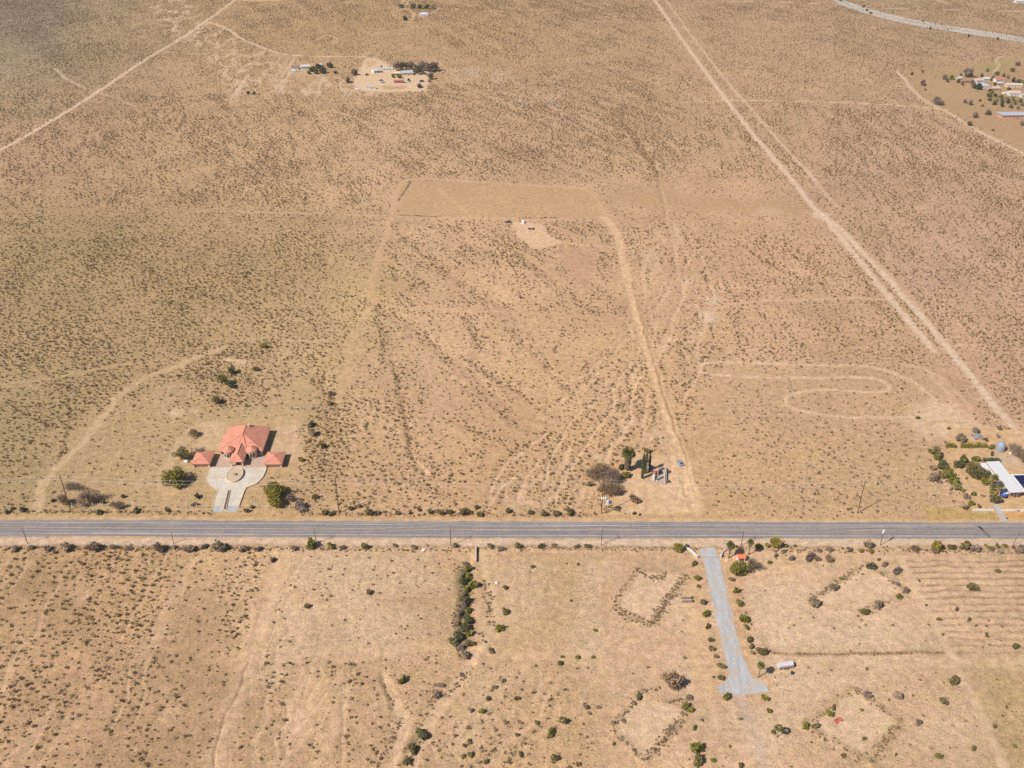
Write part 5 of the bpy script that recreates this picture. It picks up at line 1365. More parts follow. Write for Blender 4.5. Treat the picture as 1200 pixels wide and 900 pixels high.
house('farmhouse', 'red brown roofed house in the middle of the far right settlement', 1172, 96.8, 11, 8, 3.2, mat('red_brown_roof', (.36, .16, .11), srgb=False, var=.2), WH, rise=1.8)
house('white_shed', 'small white shed below the red brown roofed house', 1171, 100.5, 4.5, 4, 3, RW, WH, rise=1, cat='shed')
house('long_shed', 'long white roofed shed of the far right settlement', 1188, 102.4, 19, 5, 3, RW, CR, rise=1.2, cat='shed', rz=-.12)
house('farmhouse', 'terracotta fronted house below the long white shed', 1167, 106.5, 9, 6, 3, RP, TC, rise=1.4)
house('farmhouse', 'wide pale pink roofed house at the right of the far settlement', 1189, 112.5, 13, 10, 3.2, RP, WH, rise=1.8, rz=-.1)
house('white_shed', 'white flat shed cut by the right edge of the photo', 1201, 114.6, 9, 5, 3, RW, WH, 'flat', cat='shed')
van(1177.5, 110.4, .3, 'white van parked left of the wide pink roofed house', 6, 2.6)
house('long_shed', 'long low grey roofed shed on the green at the right edge', 1192, 139, 34, 12, 3.6, RG, TC, 'flat', cat='shed', nwin=6, eave=.8)
house('distant_house', 'white house at the top right corner beyond the curved highway', 1195, 4, 14, 9, 3.5, RW, WH, rise=1.8)
# ================================================================== trees and bushes read off the photo
LG, LY, LD, LO, TP, TB, SG = (M[k] for k in ('leaf_green', 'leaf_yellow', 'leaf_dark', 'leaf_olive', 'twig_purple', 'twig_brown', 'shrub_grey'))
# villa surroundings
tree('mesquite_tree', 206, 568, 7.4, 8.6, LG, 'big round yellow green tree left of the villa forecourt, casting a deep shadow', n=3400, leaf=.62, nb=17, base=.05)
tree('mesquite_tree', 324, 579, 5.6, 7.2, LY, 'upper half of the pair of yellow green trees right of the villa drive', n=2000, leaf=.56, nb=12, base=.08)
tree('mesquite_tree', 323.5, 589, 6.0, 7.4, LY, 'lower and brighter of the pair of yellow green trees right of the villa drive', n=2400, leaf=.56, nb=13, base=.05)
tree('bare_tree', 341, 588, 3.4, 4.6, TP, 'small purple bare tree right of the pair of yellow green trees', n=900, leaf=.6, sparse=True, twig=2)
tree('mesquite_tree', 213, 538, 5.0, 6.0, LO, 'thin olive tree behind the left tiled garage', n=1200, leaf=.5, nb=10)
tree('bare_tree', 233, 533, 4.4, 4, TP, 'grey leafless brush beside the olive tree behind the left garage', n=1100, leaf=.55, sparse=True, twig=2)
tree('bare_tree', 229, 511, 4.4, 4.2, TB, 'dark brown leafless bush left of the villa roof', n=1000, leaf=.55, sparse=True, twig=2.2)
tree('bare_tree', 105, 589, 6.6, 7.6, TP, 'large purple leafless tree on the roadside, right of the tall pole', n=2200, leaf=.6, sparse=True, twig=2, nb=14, base=.1)
tree('bare_tree', 74, 592, 4.6, 5.4, TB, 'brown leafless tree at the foot of the tall pole left of the villa', n=1300, leaf=.6, sparse=True, twig=2, base=.1)
tree('bare_tree', 88, 573, 5.2, 3.6, TP, 'low purple leafless brush behind the tall pole, farthest from the road', n=1100, leaf=.55, sparse=True, twig=2, base=.1, asp=1.4)
tree('bare_tree', 137, 597, 4.0, 4.2, TP, 'purple brush on the verge between the bare trees and the villa fence', n=1000, leaf=.5, sparse=True, twig=2, base=.1)
tree('pine_tree', 261.5, 451.5, 4.3, 7.8, LG, 'dark green tree on the scrub behind the villa, tallest of its clump', n=1700, leaf=.5, nb=11, base=.1)
tree('pine_tree', 272, 437.5, 3.2, 4.6, LD, 'dark green bush behind the tallest tree of the clump north of the villa', n=900, leaf=.46)
tree('pine_tree', 270, 455, 3.0, 4.4, LD, 'dark green bush right of the foot of the tallest tree north of the villa', n=900, leaf=.46)
tree('pine_tree', 255.5, 473, 3.6, 4.4, LO, 'solitary olive green bush between the tree clump and the villa roof', n=1100, leaf=.46)
tree('mesquite_tree', 308.5, 408, 2.8, 3.4, LY, 'small yellow green bush on the scrub right of the pale bare spots', n=650, leaf=.42)
tree('mesquite_tree', 300, 434, 2.6, 3.0, LO, 'small olive bush right of the tree clump north of the villa', n=600, leaf=.42)
BUSH_CACHE = {}
def bush(u, v, wpx, m, label, h=.62, cat='bush', name=None, asp=1.0, group=None):
    """one standing bush: crown wpx photo pixels across"""
    w = wpx / S(v); key = (m.name, int(u) % 6)
    if key not in BUSH_CACHE:
        rng = np.random.default_rng(900 + len(BUSH_CACHE))
        bl = tree_blobs(.48, .66, rng, 9, .1, .85) + [(rng.uniform(-.1, .1), rng.uniform(-.1, .1), .24, .3, .27, .24)]
        sp = m in (TP, TB)
        P = blob_pts(420 if not sp else 520, bl, rng, .3); P[:, 2] = np.maximum(P[:, 2], .03)
        V, F = tri_leaves(P, .155, .4, .95 if not sp else .4, rng); V[:, 2] = np.maximum(V[:, 2], -.03)
        BUSH_CACHE[key] = np_mesh('bush', V, F, m)
    o = bpy.data.objects.new(name or ('bare_bush' if m in (TP, TB) else ('sagebrush' if m == SG else 'green_bush')), BUSH_CACHE[key]); COL.objects.link(o)
    o.location = P3(u, v, -.03); o.rotation_euler = (0, 0, random.uniform(0, 6.28)); q = .5 + ((u * 7.3 + v * 3.1) % 1); o.scale = (w * asp * (.82 + .3 * q), w * (1.14 - .3 * q), w * h / .62 * (.75 + .25 * ((u * 3.7) % 1)))
    return tag(o, label, cat, group)
ORD = ['first', 'second', 'third', 'fourth', 'fifth', 'sixth', 'seventh', 'eighth', 'ninth', 'tenth', 'eleventh', 'twelfth', 'thirteenth', 'fourteenth', 'fifteenth', 'sixteenth', 'seventeenth', 'eighteenth', 'nineteenth', 'twentieth', 'twenty first', 'twenty second', 'twenty third']
CW = {LG.name: 'bright green', LY.name: 'yellow green', LD.name: 'dark green', LO.name: 'olive', TP.name: 'purple leafless', TB.name: 'brown leafless', SG.name: 'grey'}
def row(items, fmt, group):
    for k, it in enumerate(items):
        bush(it[0], it[1], it[2], it[3], fmt.format(o=ORD[k], c=CW[it[3].name]), group=group, h=it[4] if len(it) > 4 else .62)
row([(813.6,661.5,9,LO),(816.5,679,10,LG),(818.2,687.5,6,LO),(824.2,707,10,LO),(827.3,721,11.5,LG),(829.3,735.5,8,LO),(833,750.5,9,LO),(832.5,760.5,8,TB),(836,761.5,8,LO),(839,770.5,8.5,TB),(844.3,782,10,LO),(836.3,794,4.5,LO),(845.2,795,10,LO),(851.5,818.5,11.5,LG)],
    '{c} bush, {o} from the gate on the left of the gravel drive', 'bushes along the left of the gravel drive')
row([(862.7,694.5,9,LG),(866.5,709,11.5,LO),(871.7,727,15.5,LG),(874.3,736,7.5,LO),(878,750.5,10,LO),(880.2,759,8.5,LO),(882.3,766.5,7,LO),(892.3,766,14,LO,.7),(896.2,820,9.5,LG),(900.8,834,7.5,LG)],
    '{c} bush, {o} from the gate on the right of the gravel drive', 'bushes along the right of the gravel drive')
row([(19,645,11,SG),(38,643,8,SG),(56,645,12,TP),(64,648,7,SG),(77.5,644.5,15,SG),(111,644,17,SG),(133,642,9,SG),(150,644,10,TP),(187,645,18,TP),(205,642,7,SG),(222,646.5,14,SG),(240,642.5,11,TP),(258,643.5,18,SG),(285,645,12,SG),(304,645,9,TP),(320,658,10,SG),(345,644,9,SG)],
    '{c} bush, {o} from left on the south verge before the third pole', 'bushes on the south verge left of the third pole')
row([(365,641.5,15,LG,.8),(387,641.5,11,LG),(401,643,8,SG),(427.5,642.5,11,LO),(463,640.5,7,LO),(485,643,8,SG),(534.3,641.5,8.5,LO),(575,641,9,LO),(588,645,9,TP),(606,641.5,12,LO),(634,642,9,LO),(649,640.5,8,TB),(676,641.5,7.5,LO),(688.5,641.5,8.5,LO)],
    '{c} bush, {o} from the third pole along the south verge', 'bushes on the south verge between the third and fifth poles')
row([(863,641.5,6,LO),(888.5,642,9.5,LG),(899,640.5,8,LG),(908.5,641,17,LY,.8),(918,647,7,TP),(921,641,7,LO),(909,652,8,TP),(931.5,640.5,5.5,LG),(927.5,656,10.5,TP),(948,655,14,TP),(957,656.5,9,TB),(971,657,16,TB,.4),(961,647,6.5,TP),(972,646,10,TP),(996,646.5,9.5,TP),(1017,641,12.5,SG,.8),(1009,647.5,6.5,LY),(1020.3,647.5,7.5,LY),(901.7,660,7.5,LG)],
    '{c} bush, {o} from the gate palms along the south verge', 'bushes on the south verge right of the gate palms')
row([(1071,645,13,TB),(1097,645,14,LY,.9),(1095,648,9,TB),(1114.5,643.5,9,LO,.8),(1131,643,15,LO,.7),(1143,645,14,SG,.7),(1155.5,640.5,5.5,LG),(1160.5,644,7.5,LO),(1168.5,641,7,LO),(1176.5,641,7.5,LG),(1171.5,648,8.5,SG),(1187,642.5,6,LO),(1195.5,647.5,17,TP,.8)],
    '{c} bush, {o} right of the seventh south verge pole', 'bushes on the south verge right of the seventh pole')
row([(352,597,20,TP),(369.5,583.5,10,LO),(380,601.5,10.5,LO),(388.5,604,8,LO),(410.5,597,7.5,LO),(421,594.5,7,SG),(432,603,14,LO),(441,603,9,SG),(466,602,8,LO),(480.5,602,5.5,LO),(490.5,598,6.5,LO),(504,601,9,LO),(512,600.5,8.5,TP),(517,603,9,LO),(526.5,601.5,10,LO),(545.3,602,14.5,LO),(558,596,8,LO),(563,604,10.5,LO),(594.8,601,10,LO),(622,602,9,SG),(636,603.5,12,LO),(652,604,10,SG),(667,602.5,12,LO)],
    '{c} bush, {o} on the north verge from villa to roadside lot', 'bushes on the north verge between villa and roadside lot')
row([(8,601,9,SG),(15,597,6,SG),(27,599,9,SG),(62,588,7,SG),(121,590,7,LO),(117,602,9,LO),(144,583,7,LO),(160,600,10,LO),(196,599,8,LO),(228,593,8,SG),(232,583,9,LD),(289,600,8,LO),(296,595,7,LO)],
    '{c} bush, {o} from left on the north verge before the villa', 'bushes on the north verge left of the villa')
for it in [(591.8,690,8,LO,'upper of three olive bushes right of the green gully'),(593,718.5,11.5,LO,'middle of three olive bushes right of the green gully'),(586.3,738,12.5,LG,'lowest and greenest of three bushes right of the green gully'),
 (575,764,9,SG,'grey bush on the sand below the three olive bushes by the gully'),(624.7,665,6.5,LO,'small dark bush alone on the sand between the gully and the left stone plot'),(677.5,662,4.5,LO,'tiny dark bush north west of the upper left earth plot'),(669,704.5,4,LD,'tiny dark green bush left of the upper left earth plot'),(697.5,739.5,6,LG,'small green bush below the upper left earth plot'),
 (656.4,778,8,LO,'olive bush at the left end of a line of four on the empty sand'),(659,770,5.5,LO,'small olive bush behind the left end of a line of four on the sand'),(676.5,771.5,7,LG,'second green bush in a line of three on the empty sand'),(694.7,771,5.5,LG,'rightmost green bush of the line of three on the empty sand'),
 (748.5,818.5,9.5,LO,'olive bush on the upper left side of the lower left earth plot'),(743,825,6.5,TP,'purple bush next to the olive bush on the lower left earth plot'),(730.3,845.5,7.5,TP,'purple bush on the left side of the lower left earth plot'),(718,848,6,SG,'grey bush at the left corner of the lower left earth plot'),(719,872,6,LO,'olive bush on the near left side of the lower left earth plot'),
 (660.8,848,12.5,LO,'upper of three big olive bushes left of the lower left earth plot'),(645.3,861,12.5,LG,'middle of three big olive bushes left of the lower left earth plot'),(648.3,890,13,LO,'lowest of three big olive bushes left of the lower left earth plot'),(677.6,896,8.5,LO,'olive bush at the bottom edge between two earth plots and the sand'),
 (687,830,8,SG,'grey tuft on the sand above the big olive bushes'),(701,830,6,SG,'small grey tuft right of the other grey tuft on the sand'),(690,837,6,SG,'lowest grey tuft of three on the sand above the big olive bushes'),
 (803,830.5,12,LG,'dark green bush at the right corner of the lower left earth plot'),(806.5,819,11,SG,'grey bush above the right corner of the lower left earth plot'),(809,834,8.5,LY,'bright yellow green bush at the right corner of the lower left earth plot'),(813.5,854,7,LG,'small green bush below the right corner of the lower left earth plot'),
 (814.8,880,18,LG,'large green bush right of the lower left earth plot, upper of two'),(817.5,894.5,16.5,LO,'large olive bush at the bottom edge, lower of two beside the lower left plot'),(834.7,892,7.5,LG,'small bright bush near the bottom edge right of the large bush pair'),
 (787.5,803,31,TB,'big round brown leafless bush above the lower left earth plot'),(802.5,771.5,5,SG,'small grey bush left of the gravel drive among bare sand'),(867,843.5,6,SG,'small grey tuft on the track below the gravel drive'),(867.5,898,9,LO,'olive bush at the bottom edge below the gravel drive'),
 (1139,690,15.5,LO,'tall olive bush in the middle of the furrowed field'),(1188.5,759.5,11.5,LO,'round olive bush at the right end of the furrowed field'),(1099.7,727,6.5,LO,'small olive bush on the left part of the furrowed field'),(1135.3,727,6,LO,'small olive bush in the lower middle of the furrowed field'),(1120.8,715,6,LO,'small olive bush just above the middle of the furrowed field'),
 (1156,745,6.5,LO,'small olive bush low in the furrowed field, right of the middle'),(1104.5,744.5,4.5,LG,'tiny green bush at the lower left of the furrowed field'),(1085.5,709.5,4,LD,'tiny dark bush on the left edge of the furrowed field'),(1143.5,734,4,LD,'tiny dark bush low in the furrowed field, left of a pair'),(1155.7,734,3.8,LD,'tiny dark bush low in the furrowed field, right of a pair'),(1077,681.5,4,LD,'tiny dark bush near the upper left corner of the furrowed field'),
 (1168.5,670.5,8,LG,'flat green bush near the top of the furrowed field'),(1117.5,800.5,14,LO,'dark olive bush beside the pale diagonal track below the furrowed field'),(1106,824.5,12,LO,'olive bush left of the pale diagonal track'),(1098.5,888,11,LG,'round green bush near the bottom, left of the pale diagonal track'),(1140,879,9.5,LO,'olive bush low on the pale diagonal track'),
 (1052,818,15,SG,'long grey green bush upper right of the lower right earth plot'),(1075,848,11,TP,'purple bush right of the lower right earth plot'),(970.5,837.5,11,LG,'green bush on the upper left side of the lower right earth plot'),(976.2,831,6.5,LO,'small olive bush behind the green bush on the lower right earth plot'),(943.6,852.5,11,LG,'round green bush at the left corner of the lower right earth plot'),
 (955.3,853,10,LO,'olive bush right of the left corner of the lower right earth plot'),(1009.5,832.5,5.5,LG,'small green bush inside the lower right earth plot, upper'),(1012.6,866.5,5.5,LG,'small green bush inside the lower right earth plot, lower'),(988,887,6.5,LG,'green bush on the near side of the lower right earth plot'),(1016,816,13,TP,'purple brush on the top corner of the lower right earth plot'),
 (953.7,710,14.5,SG,'round grey bush at the left corner of the upper right earth plot'),(1021,666,13,LD,'spiky dark green bush at the top corner of the upper right earth plot'),(1036.5,662.5,10,TP,'purple bush right of the spiky bush on the upper right plot'),(1050.2,671,12.5,TP,'second purple bush right of the spiky bush on the upper right plot'),(1051,686,7.5,TP,'purple bush on the right side of the upper right plot, upper'),
 (1060.8,694,11,TP,'purple bush at the right corner of the upper right plot'),(1053.3,700,9.5,LO,'olive bush at the right corner of the upper right plot'),(1027.5,711,14,TP,'purple bush on the near side of the upper right plot'),(1012.5,719,12,LO,'olive bush at the near corner of the upper right plot'),(986,680,6,LG,'small dark green bush on the upper left side of the upper right plot'),(977,691,11,SG,'grey bush on the upper left side of the upper right plot'),
 (1029.5,656.5,5.5,LG,'small green bush just behind the upper right plot'),(905.5,858.5,7.5,LO,'olive bush beside the smallest palm below the gravel drive'),(1165,852,7,LO,'olive bush on the greenish field in the lower right corner'),(1179,829,5,LO,'small olive bush high on the greenish field in the lower right corner'),(1188,875,6.5,LG,'green bush near the bottom of the greenish field in the lower right corner'),
 (432.5,695,10.5,LO,'olive bush alone on the pale sand right of the eroded track'),(360,711,10,LO,'olive bush close to the pale eroded track'),(472,799,13,LO,'dark olive bush above the fork of the two dry washes'),(495,863,18,LD,'large dark bush beside the dry wash, upper of two'),(483,879,17,LO,'large dark bush beside the dry wash, lower of two'),(477.5,893,12,LO,'olive bush at the bottom edge beside the dry wash'),
 (516.5,804,10,TP,'purple bush on the bank of the right dry wash, upper'),(512,816,12,TP,'purple bush on the bank of the right dry wash, lower'),(540,791,8,TP,'purple bush below the green gully'),(565,835,9.5,LG,'dark green bush right of the dry wash'),(571.7,820,7.5,LO,'olive bush right of the dry wash, in front of a grey one'),(578.5,807,8.5,SG,'grey bush right of the dry wash'),
 (552.5,833.5,8,TP,'purple bush right of the dry wash, left of the dark green bush'),(605.8,819.5,8.5,LO,'olive bush on the sand right of the dry wash shrubs'),(628.8,848,7.5,LO,'olive bush left of the big bush trio near the bottom'),(550,870,7.5,LO,'olive bush low between the dry wash and the big bush trio'),(606.6,862,7,LO,'olive bush halfway between the dry wash and the big bush trio'),
 (610,885,8,LO,'olive bush near the bottom left of the big bush trio'),(551.8,885.5,9,LO,'dark olive bush near the bottom, right one of two by the dry wash'),(543,887,7,LO,'dark olive bush near the bottom, left one of two by the dry wash'),(569.3,894,8,LO,'olive bush at the bottom edge right of the dry wash'),(590,798,7,SG,'grey tuft on the sand between the gully and the dry wash shrubs')]:
    bush(*it[:5])
row([(545,664,10.4,SG),(548,669,11.7,LG),(541,676,10.4,SG),(549,677,11.7,LG),(543,683,13.0,LD),(554,688,13.0,LG),(547,692,11.7,LG),(543,700,13.0,TP),(547,705,13.0,LD),(543,712,13.0,TP),(549,716,10.4,LG),(539,722,11.7,TP),(549,729,14.3,LD),(536,733,10.4,SG),(545,738,14.3,LD),(550,744,11.7,LG),(538,749,14.3,LD),(533,754,15.6,LO),(540,760,11.7,TP),(551,756,11.7,LO),(545,770,11.7,SG)],
    '{c} bush, {o} from the highway down the green gully', 'bushes filling the green gully')
# roadside lot
tree('bare_tree', 704, 557, 7.0, 7.0, TB, 'left and greyer crown of the big brown leafless trees on the roadside lot', n=3600, leaf=.6, sparse=True, twig=2.4, nb=16, base=.05)
tree('bare_tree', 717.5, 563, 6.6, 6.6, TP, 'right purple crown of the big leafless trees beside the wide palm', n=2600, leaf=.6, sparse=True, twig=2, nb=14, base=.05)
tree('bare_tree', 715.5, 577, 6.8, 6.4, TB, 'nearest brown crown of the big leafless trees on the roadside lot', n=3600, leaf=.6, sparse=True, twig=2.4, nb=16, base=.05)
fan_palm(735, 551.5, 10.6, 'thick fan palm with a wide skirt of dead fronds on the roadside lot', skirt=.78, crown=3.5, seed=3, nf=120, trunk_r=.4)
bush(732.5, 559.5, 14, LG, 'bright green bush at the foot of the wide skirted palm', .5); bush(728.5, 550, 8, LD, 'dark green bush between the bare trees and the palm trunk', 1.1); bush(757.5, 530.5, 9, LO, 'small olive bush behind the cypress trees'); bush(736.5, 526.5, 8, LO, 'olive bush just behind the wide palm head')
bush(689, 556.5, 11, SG, 'grey bush left of the big leafless trees'); bush(691.5, 569, 9, LO, 'olive bush below the left leafless tree on the roadside lot'); bush(742, 587, 15, TB, 'brown bush on the bare lot beside the dirt entrance'); bush(723.5, 598.5, 6, LO, 'green tuft beside the canister poles'); bush(702.5, 575, 9, SG, 'grey bush behind the canister poles'); bush(748, 589, 8, SG, 'grey tuft right of the brown bush on the bare lot')
bush(743, 602.5, 6, LD, 'dark tuft on the verge below the bare lot, left of two'); bush(749.5, 604, 4, LD, 'dark tuft on the verge below the bare lot, right of two'); bush(783.5, 565, 5, LO, 'olive hedge plant along the right wall of the ruin, lower'); bush(783.7, 553, 5, LO, 'olive hedge plant along the right wall of the ruin, upper')
def cypress(u, v, h, r, label, seed):
    rng = np.random.default_rng(seed); t = thing('cypress_tree', label, 'tree', P3(u, v, -.05))
    b = MB(); b.tube([(0, 0, 0), (0, 0, h * .5)], [.16, .08], 6); b.obj('trunk', M['bark'], t)
    n = int(90 * h); z = rng.uniform(.02, 1, n); a = rng.uniform(0, 6.283, n); rr = r * np.minimum(1, (1 - z) * 4) ** .6 * np.minimum(1, .55 + z * 2) * rng.uniform(.55, 1.05, n)
    V, F = tri_leaves(np.stack([np.cos(a) * rr, np.sin(a) * rr, z * h], 1), .32, .2, 1, rng)
    c = bpy.data.objects.new('crown', np_mesh('crown', V, F, LD if seed != 41 else M['leaf_cyp'])); COL.objects.link(c); c.parent = t
M['leaf_cyp'] = leaf_mat('cypress_leaves', (.07, .085, .034), .1, alt=(.15, .155, .062))
cypress(752.6, 561, 15.6, .85, 'tallest thin cypress, leftmost of three beside the ruin', 41); cypress(756.3, 555, 12.8, .7, 'thin cypress, middle of three beside the ruin', 42); cypress(760.4, 551.5, 10.6, .7, 'thin cypress, rightmost and farthest of three beside the ruin', 43)
# right hand property
for it in [(1095,534,16,LO,.8,'first tree from the top in the diagonal tree row of the right property, olive'),(1097.5,538.5,10,LG,.8,'second tree from the top in the diagonal tree row, bright green'),(1102.5,549,15,LD,.9,'third tree from the top in the diagonal tree row, dark green'),(1107,556,13,LO,.9,'fourth tree from the top in the diagonal tree row, olive'),
 (1110.5,560.5,13,LG,.9,'fifth tree from the top in the diagonal tree row, bright green'),(1115,566,14,LG,.9,'sixth tree from the top in the diagonal tree row, green'),(1119.5,571,16,LG,.8,'lowest tree in the diagonal tree row of the right property'),(1092,550,9,SG,.7,'grey bush left of the diagonal tree row, upper'),(1094,563,14,SG,.7,'grey green bush left of the diagonal tree row, lower'),(1102.5,559,11,LO,.7,'olive bush against the left side of the diagonal tree row'),(1101,566,7,TP,.7,'purple bush below the grey green bush of the right property'),
 (1122,548.5,11,LD,1.1,'dark grey green tree between the hedge and the white roofed house'),(1127.5,541.5,13,LO,.8,'olive tree beside the dark grey green tree'),(1142,541,10,LG,.8,'round bright green bush behind the white roofed house'),(1125,517,14,SG,.8,'grey green bush standing behind the long hedge'),(1142.5,506.5,11,SG,.7,'grey bush by the scrap heap behind the hedge'),(1161.5,526,8.5,LG,.8,'green bush left of the domed steel tank, upper'),(1162,533,7,LO,.7,'olive bush left of the domed steel tank, lower'),(1155,516.5,6.5,LO,.7,'small olive bush right of the scrap heap'),
 (1127.3,575.5,7,LG,.7,'small green bush in the front yard of the white roofed house, uppermost'),(1131.5,584,9,SG,.8,'grey bush in the front yard of the white roofed house'),(1137.5,591.5,9,LY,.7,'yellow green bush by the low white wall'),(1140.5,580.5,7,LG,.7,'green bush in the middle of the front yard'),(1131,596,8.5,SG,.6,'grey bush left of the low white wall'),(1147,594.5,6,LO,.6,'olive bush behind the low white wall'),(1114.5,574,5,LO,.6,'small olive bush below the diagonal tree row'),(1171.5,503.5,7,SG,.6,'grey bush beside the upper diagonal track, upper'),(1169,512,6,SG,.6,'grey bush beside the upper diagonal track, lower'),(1151,581.5,5,SG,.6,'grey tuft beside the house palms'),(1193,581.8,5,LO,.5,'small bush before the terracotta house front'),(1111.5,503,5,LO,.6,'dark bush inside the off road turning circle'),(1075,491,6,LO,.6,'dark bush left of the off road turning circle')]:
    bush(it[0], it[1], it[2], it[3], it[5], it[4])
tree('mesquite_tree', 1138.5, 555, 5.2, 5.6, LO, 'large olive tree left of the white lean to, upper of two', n=2000, leaf=.5, nb=12, base=.08)
tree('mesquite_tree', 1147.5, 560, 5.4, 6.0, LO, 'large olive brown tree against the white lean to, lower of two', n=2200, leaf=.5, nb=12, base=.08)
bush(1156, 568, 12, LY, 'vivid yellow green shrub between the lean to and the front palm', .9); bush(1163.5, 577, 12, LG, 'green shrub at the foot of the house palms', .8)
tree('mesquite_tree', 1165, 590, 3.6, 4.6, LO, 'olive brown tree in front of the blue parasol', n=1100, leaf=.45)
fan_palm(1160, 577, 9.0, 'left fan palm in front of the white lean to', skirt=.3, crown=2.2, seed=11, nf=44, trunk_r=.26); fan_palm(1167.5, 584, 8.0, 'right fan palm in front of the white lean to', skirt=.3, crown=2.0, seed=12, nf=44, trunk_r=.26)
tree('bare_tree', 1188, 531, 5.2, 5.6, TP, 'purple leafless tree right of the domed steel tank', n=1500, leaf=.55, sparse=True, twig=2); tree('bare_tree', 1199, 541, 6.0, 6.6, TB, 'big brown leafless tree cut by the right edge of the photo', n=2000, leaf=.55, sparse=True, twig=2)
def hedge(A, B, h, w, m, label):
    a, c = P3(*A), P3(*B); L = (c - a).length; rng = np.random.default_rng(int(A[0])); t = thing('hedge', label, 'hedge', a, math.atan2(c.y - a.y, c.x - a.x))
    b = MB()
    for k in range(int(L / 1.5)): b.tube([(k * 1.5 + .5, 0, 0), (k * 1.5 + .5 + rng.uniform(-.2, .2), 0, h * .6)], [.08, .04], 4)
    b.obj('stems', M['bark'], t)
    n = int(L * 60); x = rng.uniform(0, L, n); top = h * (.8 + .25 * vnoise(x / 2.2, x * 0, int(A[0])))
    q = rng.uniform(0, 1, n) ** .6; y = rng.uniform(-1, 1, n) * w / 2
    V, F = tri_leaves(np.stack([x, y, q * top], 1), .42, .4, 1, rng); V[:, 2] = np.maximum(V[:, 2], 0)
    c_ = bpy.data.objects.new('foliage', np_mesh('foliage', V, F, m)); COL.objects.link(c_); c_.parent = t
hedge((1107, 524.3), (1119.5, 524.6), 2.4, 1.8, LY, 'short yellow green hedge, left piece of the long hedge'); hedge((1125, 524.6), (1156, 524.2), 2.8, 2.0, LY, 'long yellow green hedge in front of the scrap heap'); hedge((1151, 541), (1171, 541.6), 2.4, 1.8, LD, 'dark green hedge behind the white sheet roof')
# gate planting
fan_palm(853.8, 654, 7.6, 'left palm beside the gate of the gravel drive', skirt=.25, crown=2.0, seed=21, nf=64, trunk_r=.24); fan_palm(877.3, 650.2, 7.4, 'right palm beside the gate, behind the red roofed kiosk', skirt=.2, crown=1.7, seed=22, nf=50, trunk_r=.2)
fan_palm(888.8, 794, 7.0, 'small palm beside the livestock trailer', skirt=.1, crown=1.6, seed=23, nf=40, trunk_r=.17); fan_palm(910.8, 863.5, 4.9, 'smallest palm, alone on the sand below the gravel drive', skirt=.0, crown=1.8, seed=24, nf=30, trunk_r=.15)
tree('pepper_tree', 866, 671.5, 4.9, 6.2, LG, 'bright green spreading tree in front of the red roofed kiosk', n=2600, leaf=.45, nb=14, base=.08, asp=1.15)
tree('bare_tree', 882, 668, 3.6, 6.6, SG, 'grey leafless tree leaning on the right of the bright green tree', n=1300, leaf=.5, sparse=True, twig=1.6)
tree('mesquite_tree', 796.5, 645.5, 3.2, 4.2, LY, 'yellow green tree on the verge left of the gate wing wall', n=1100, leaf=.42, base=.05); bush(804.5, 641, 7, LO, 'olive bush touching the left gate wing wall'); bush(858, 680, 10, TB, 'low brown brush under the bright green tree', .3)
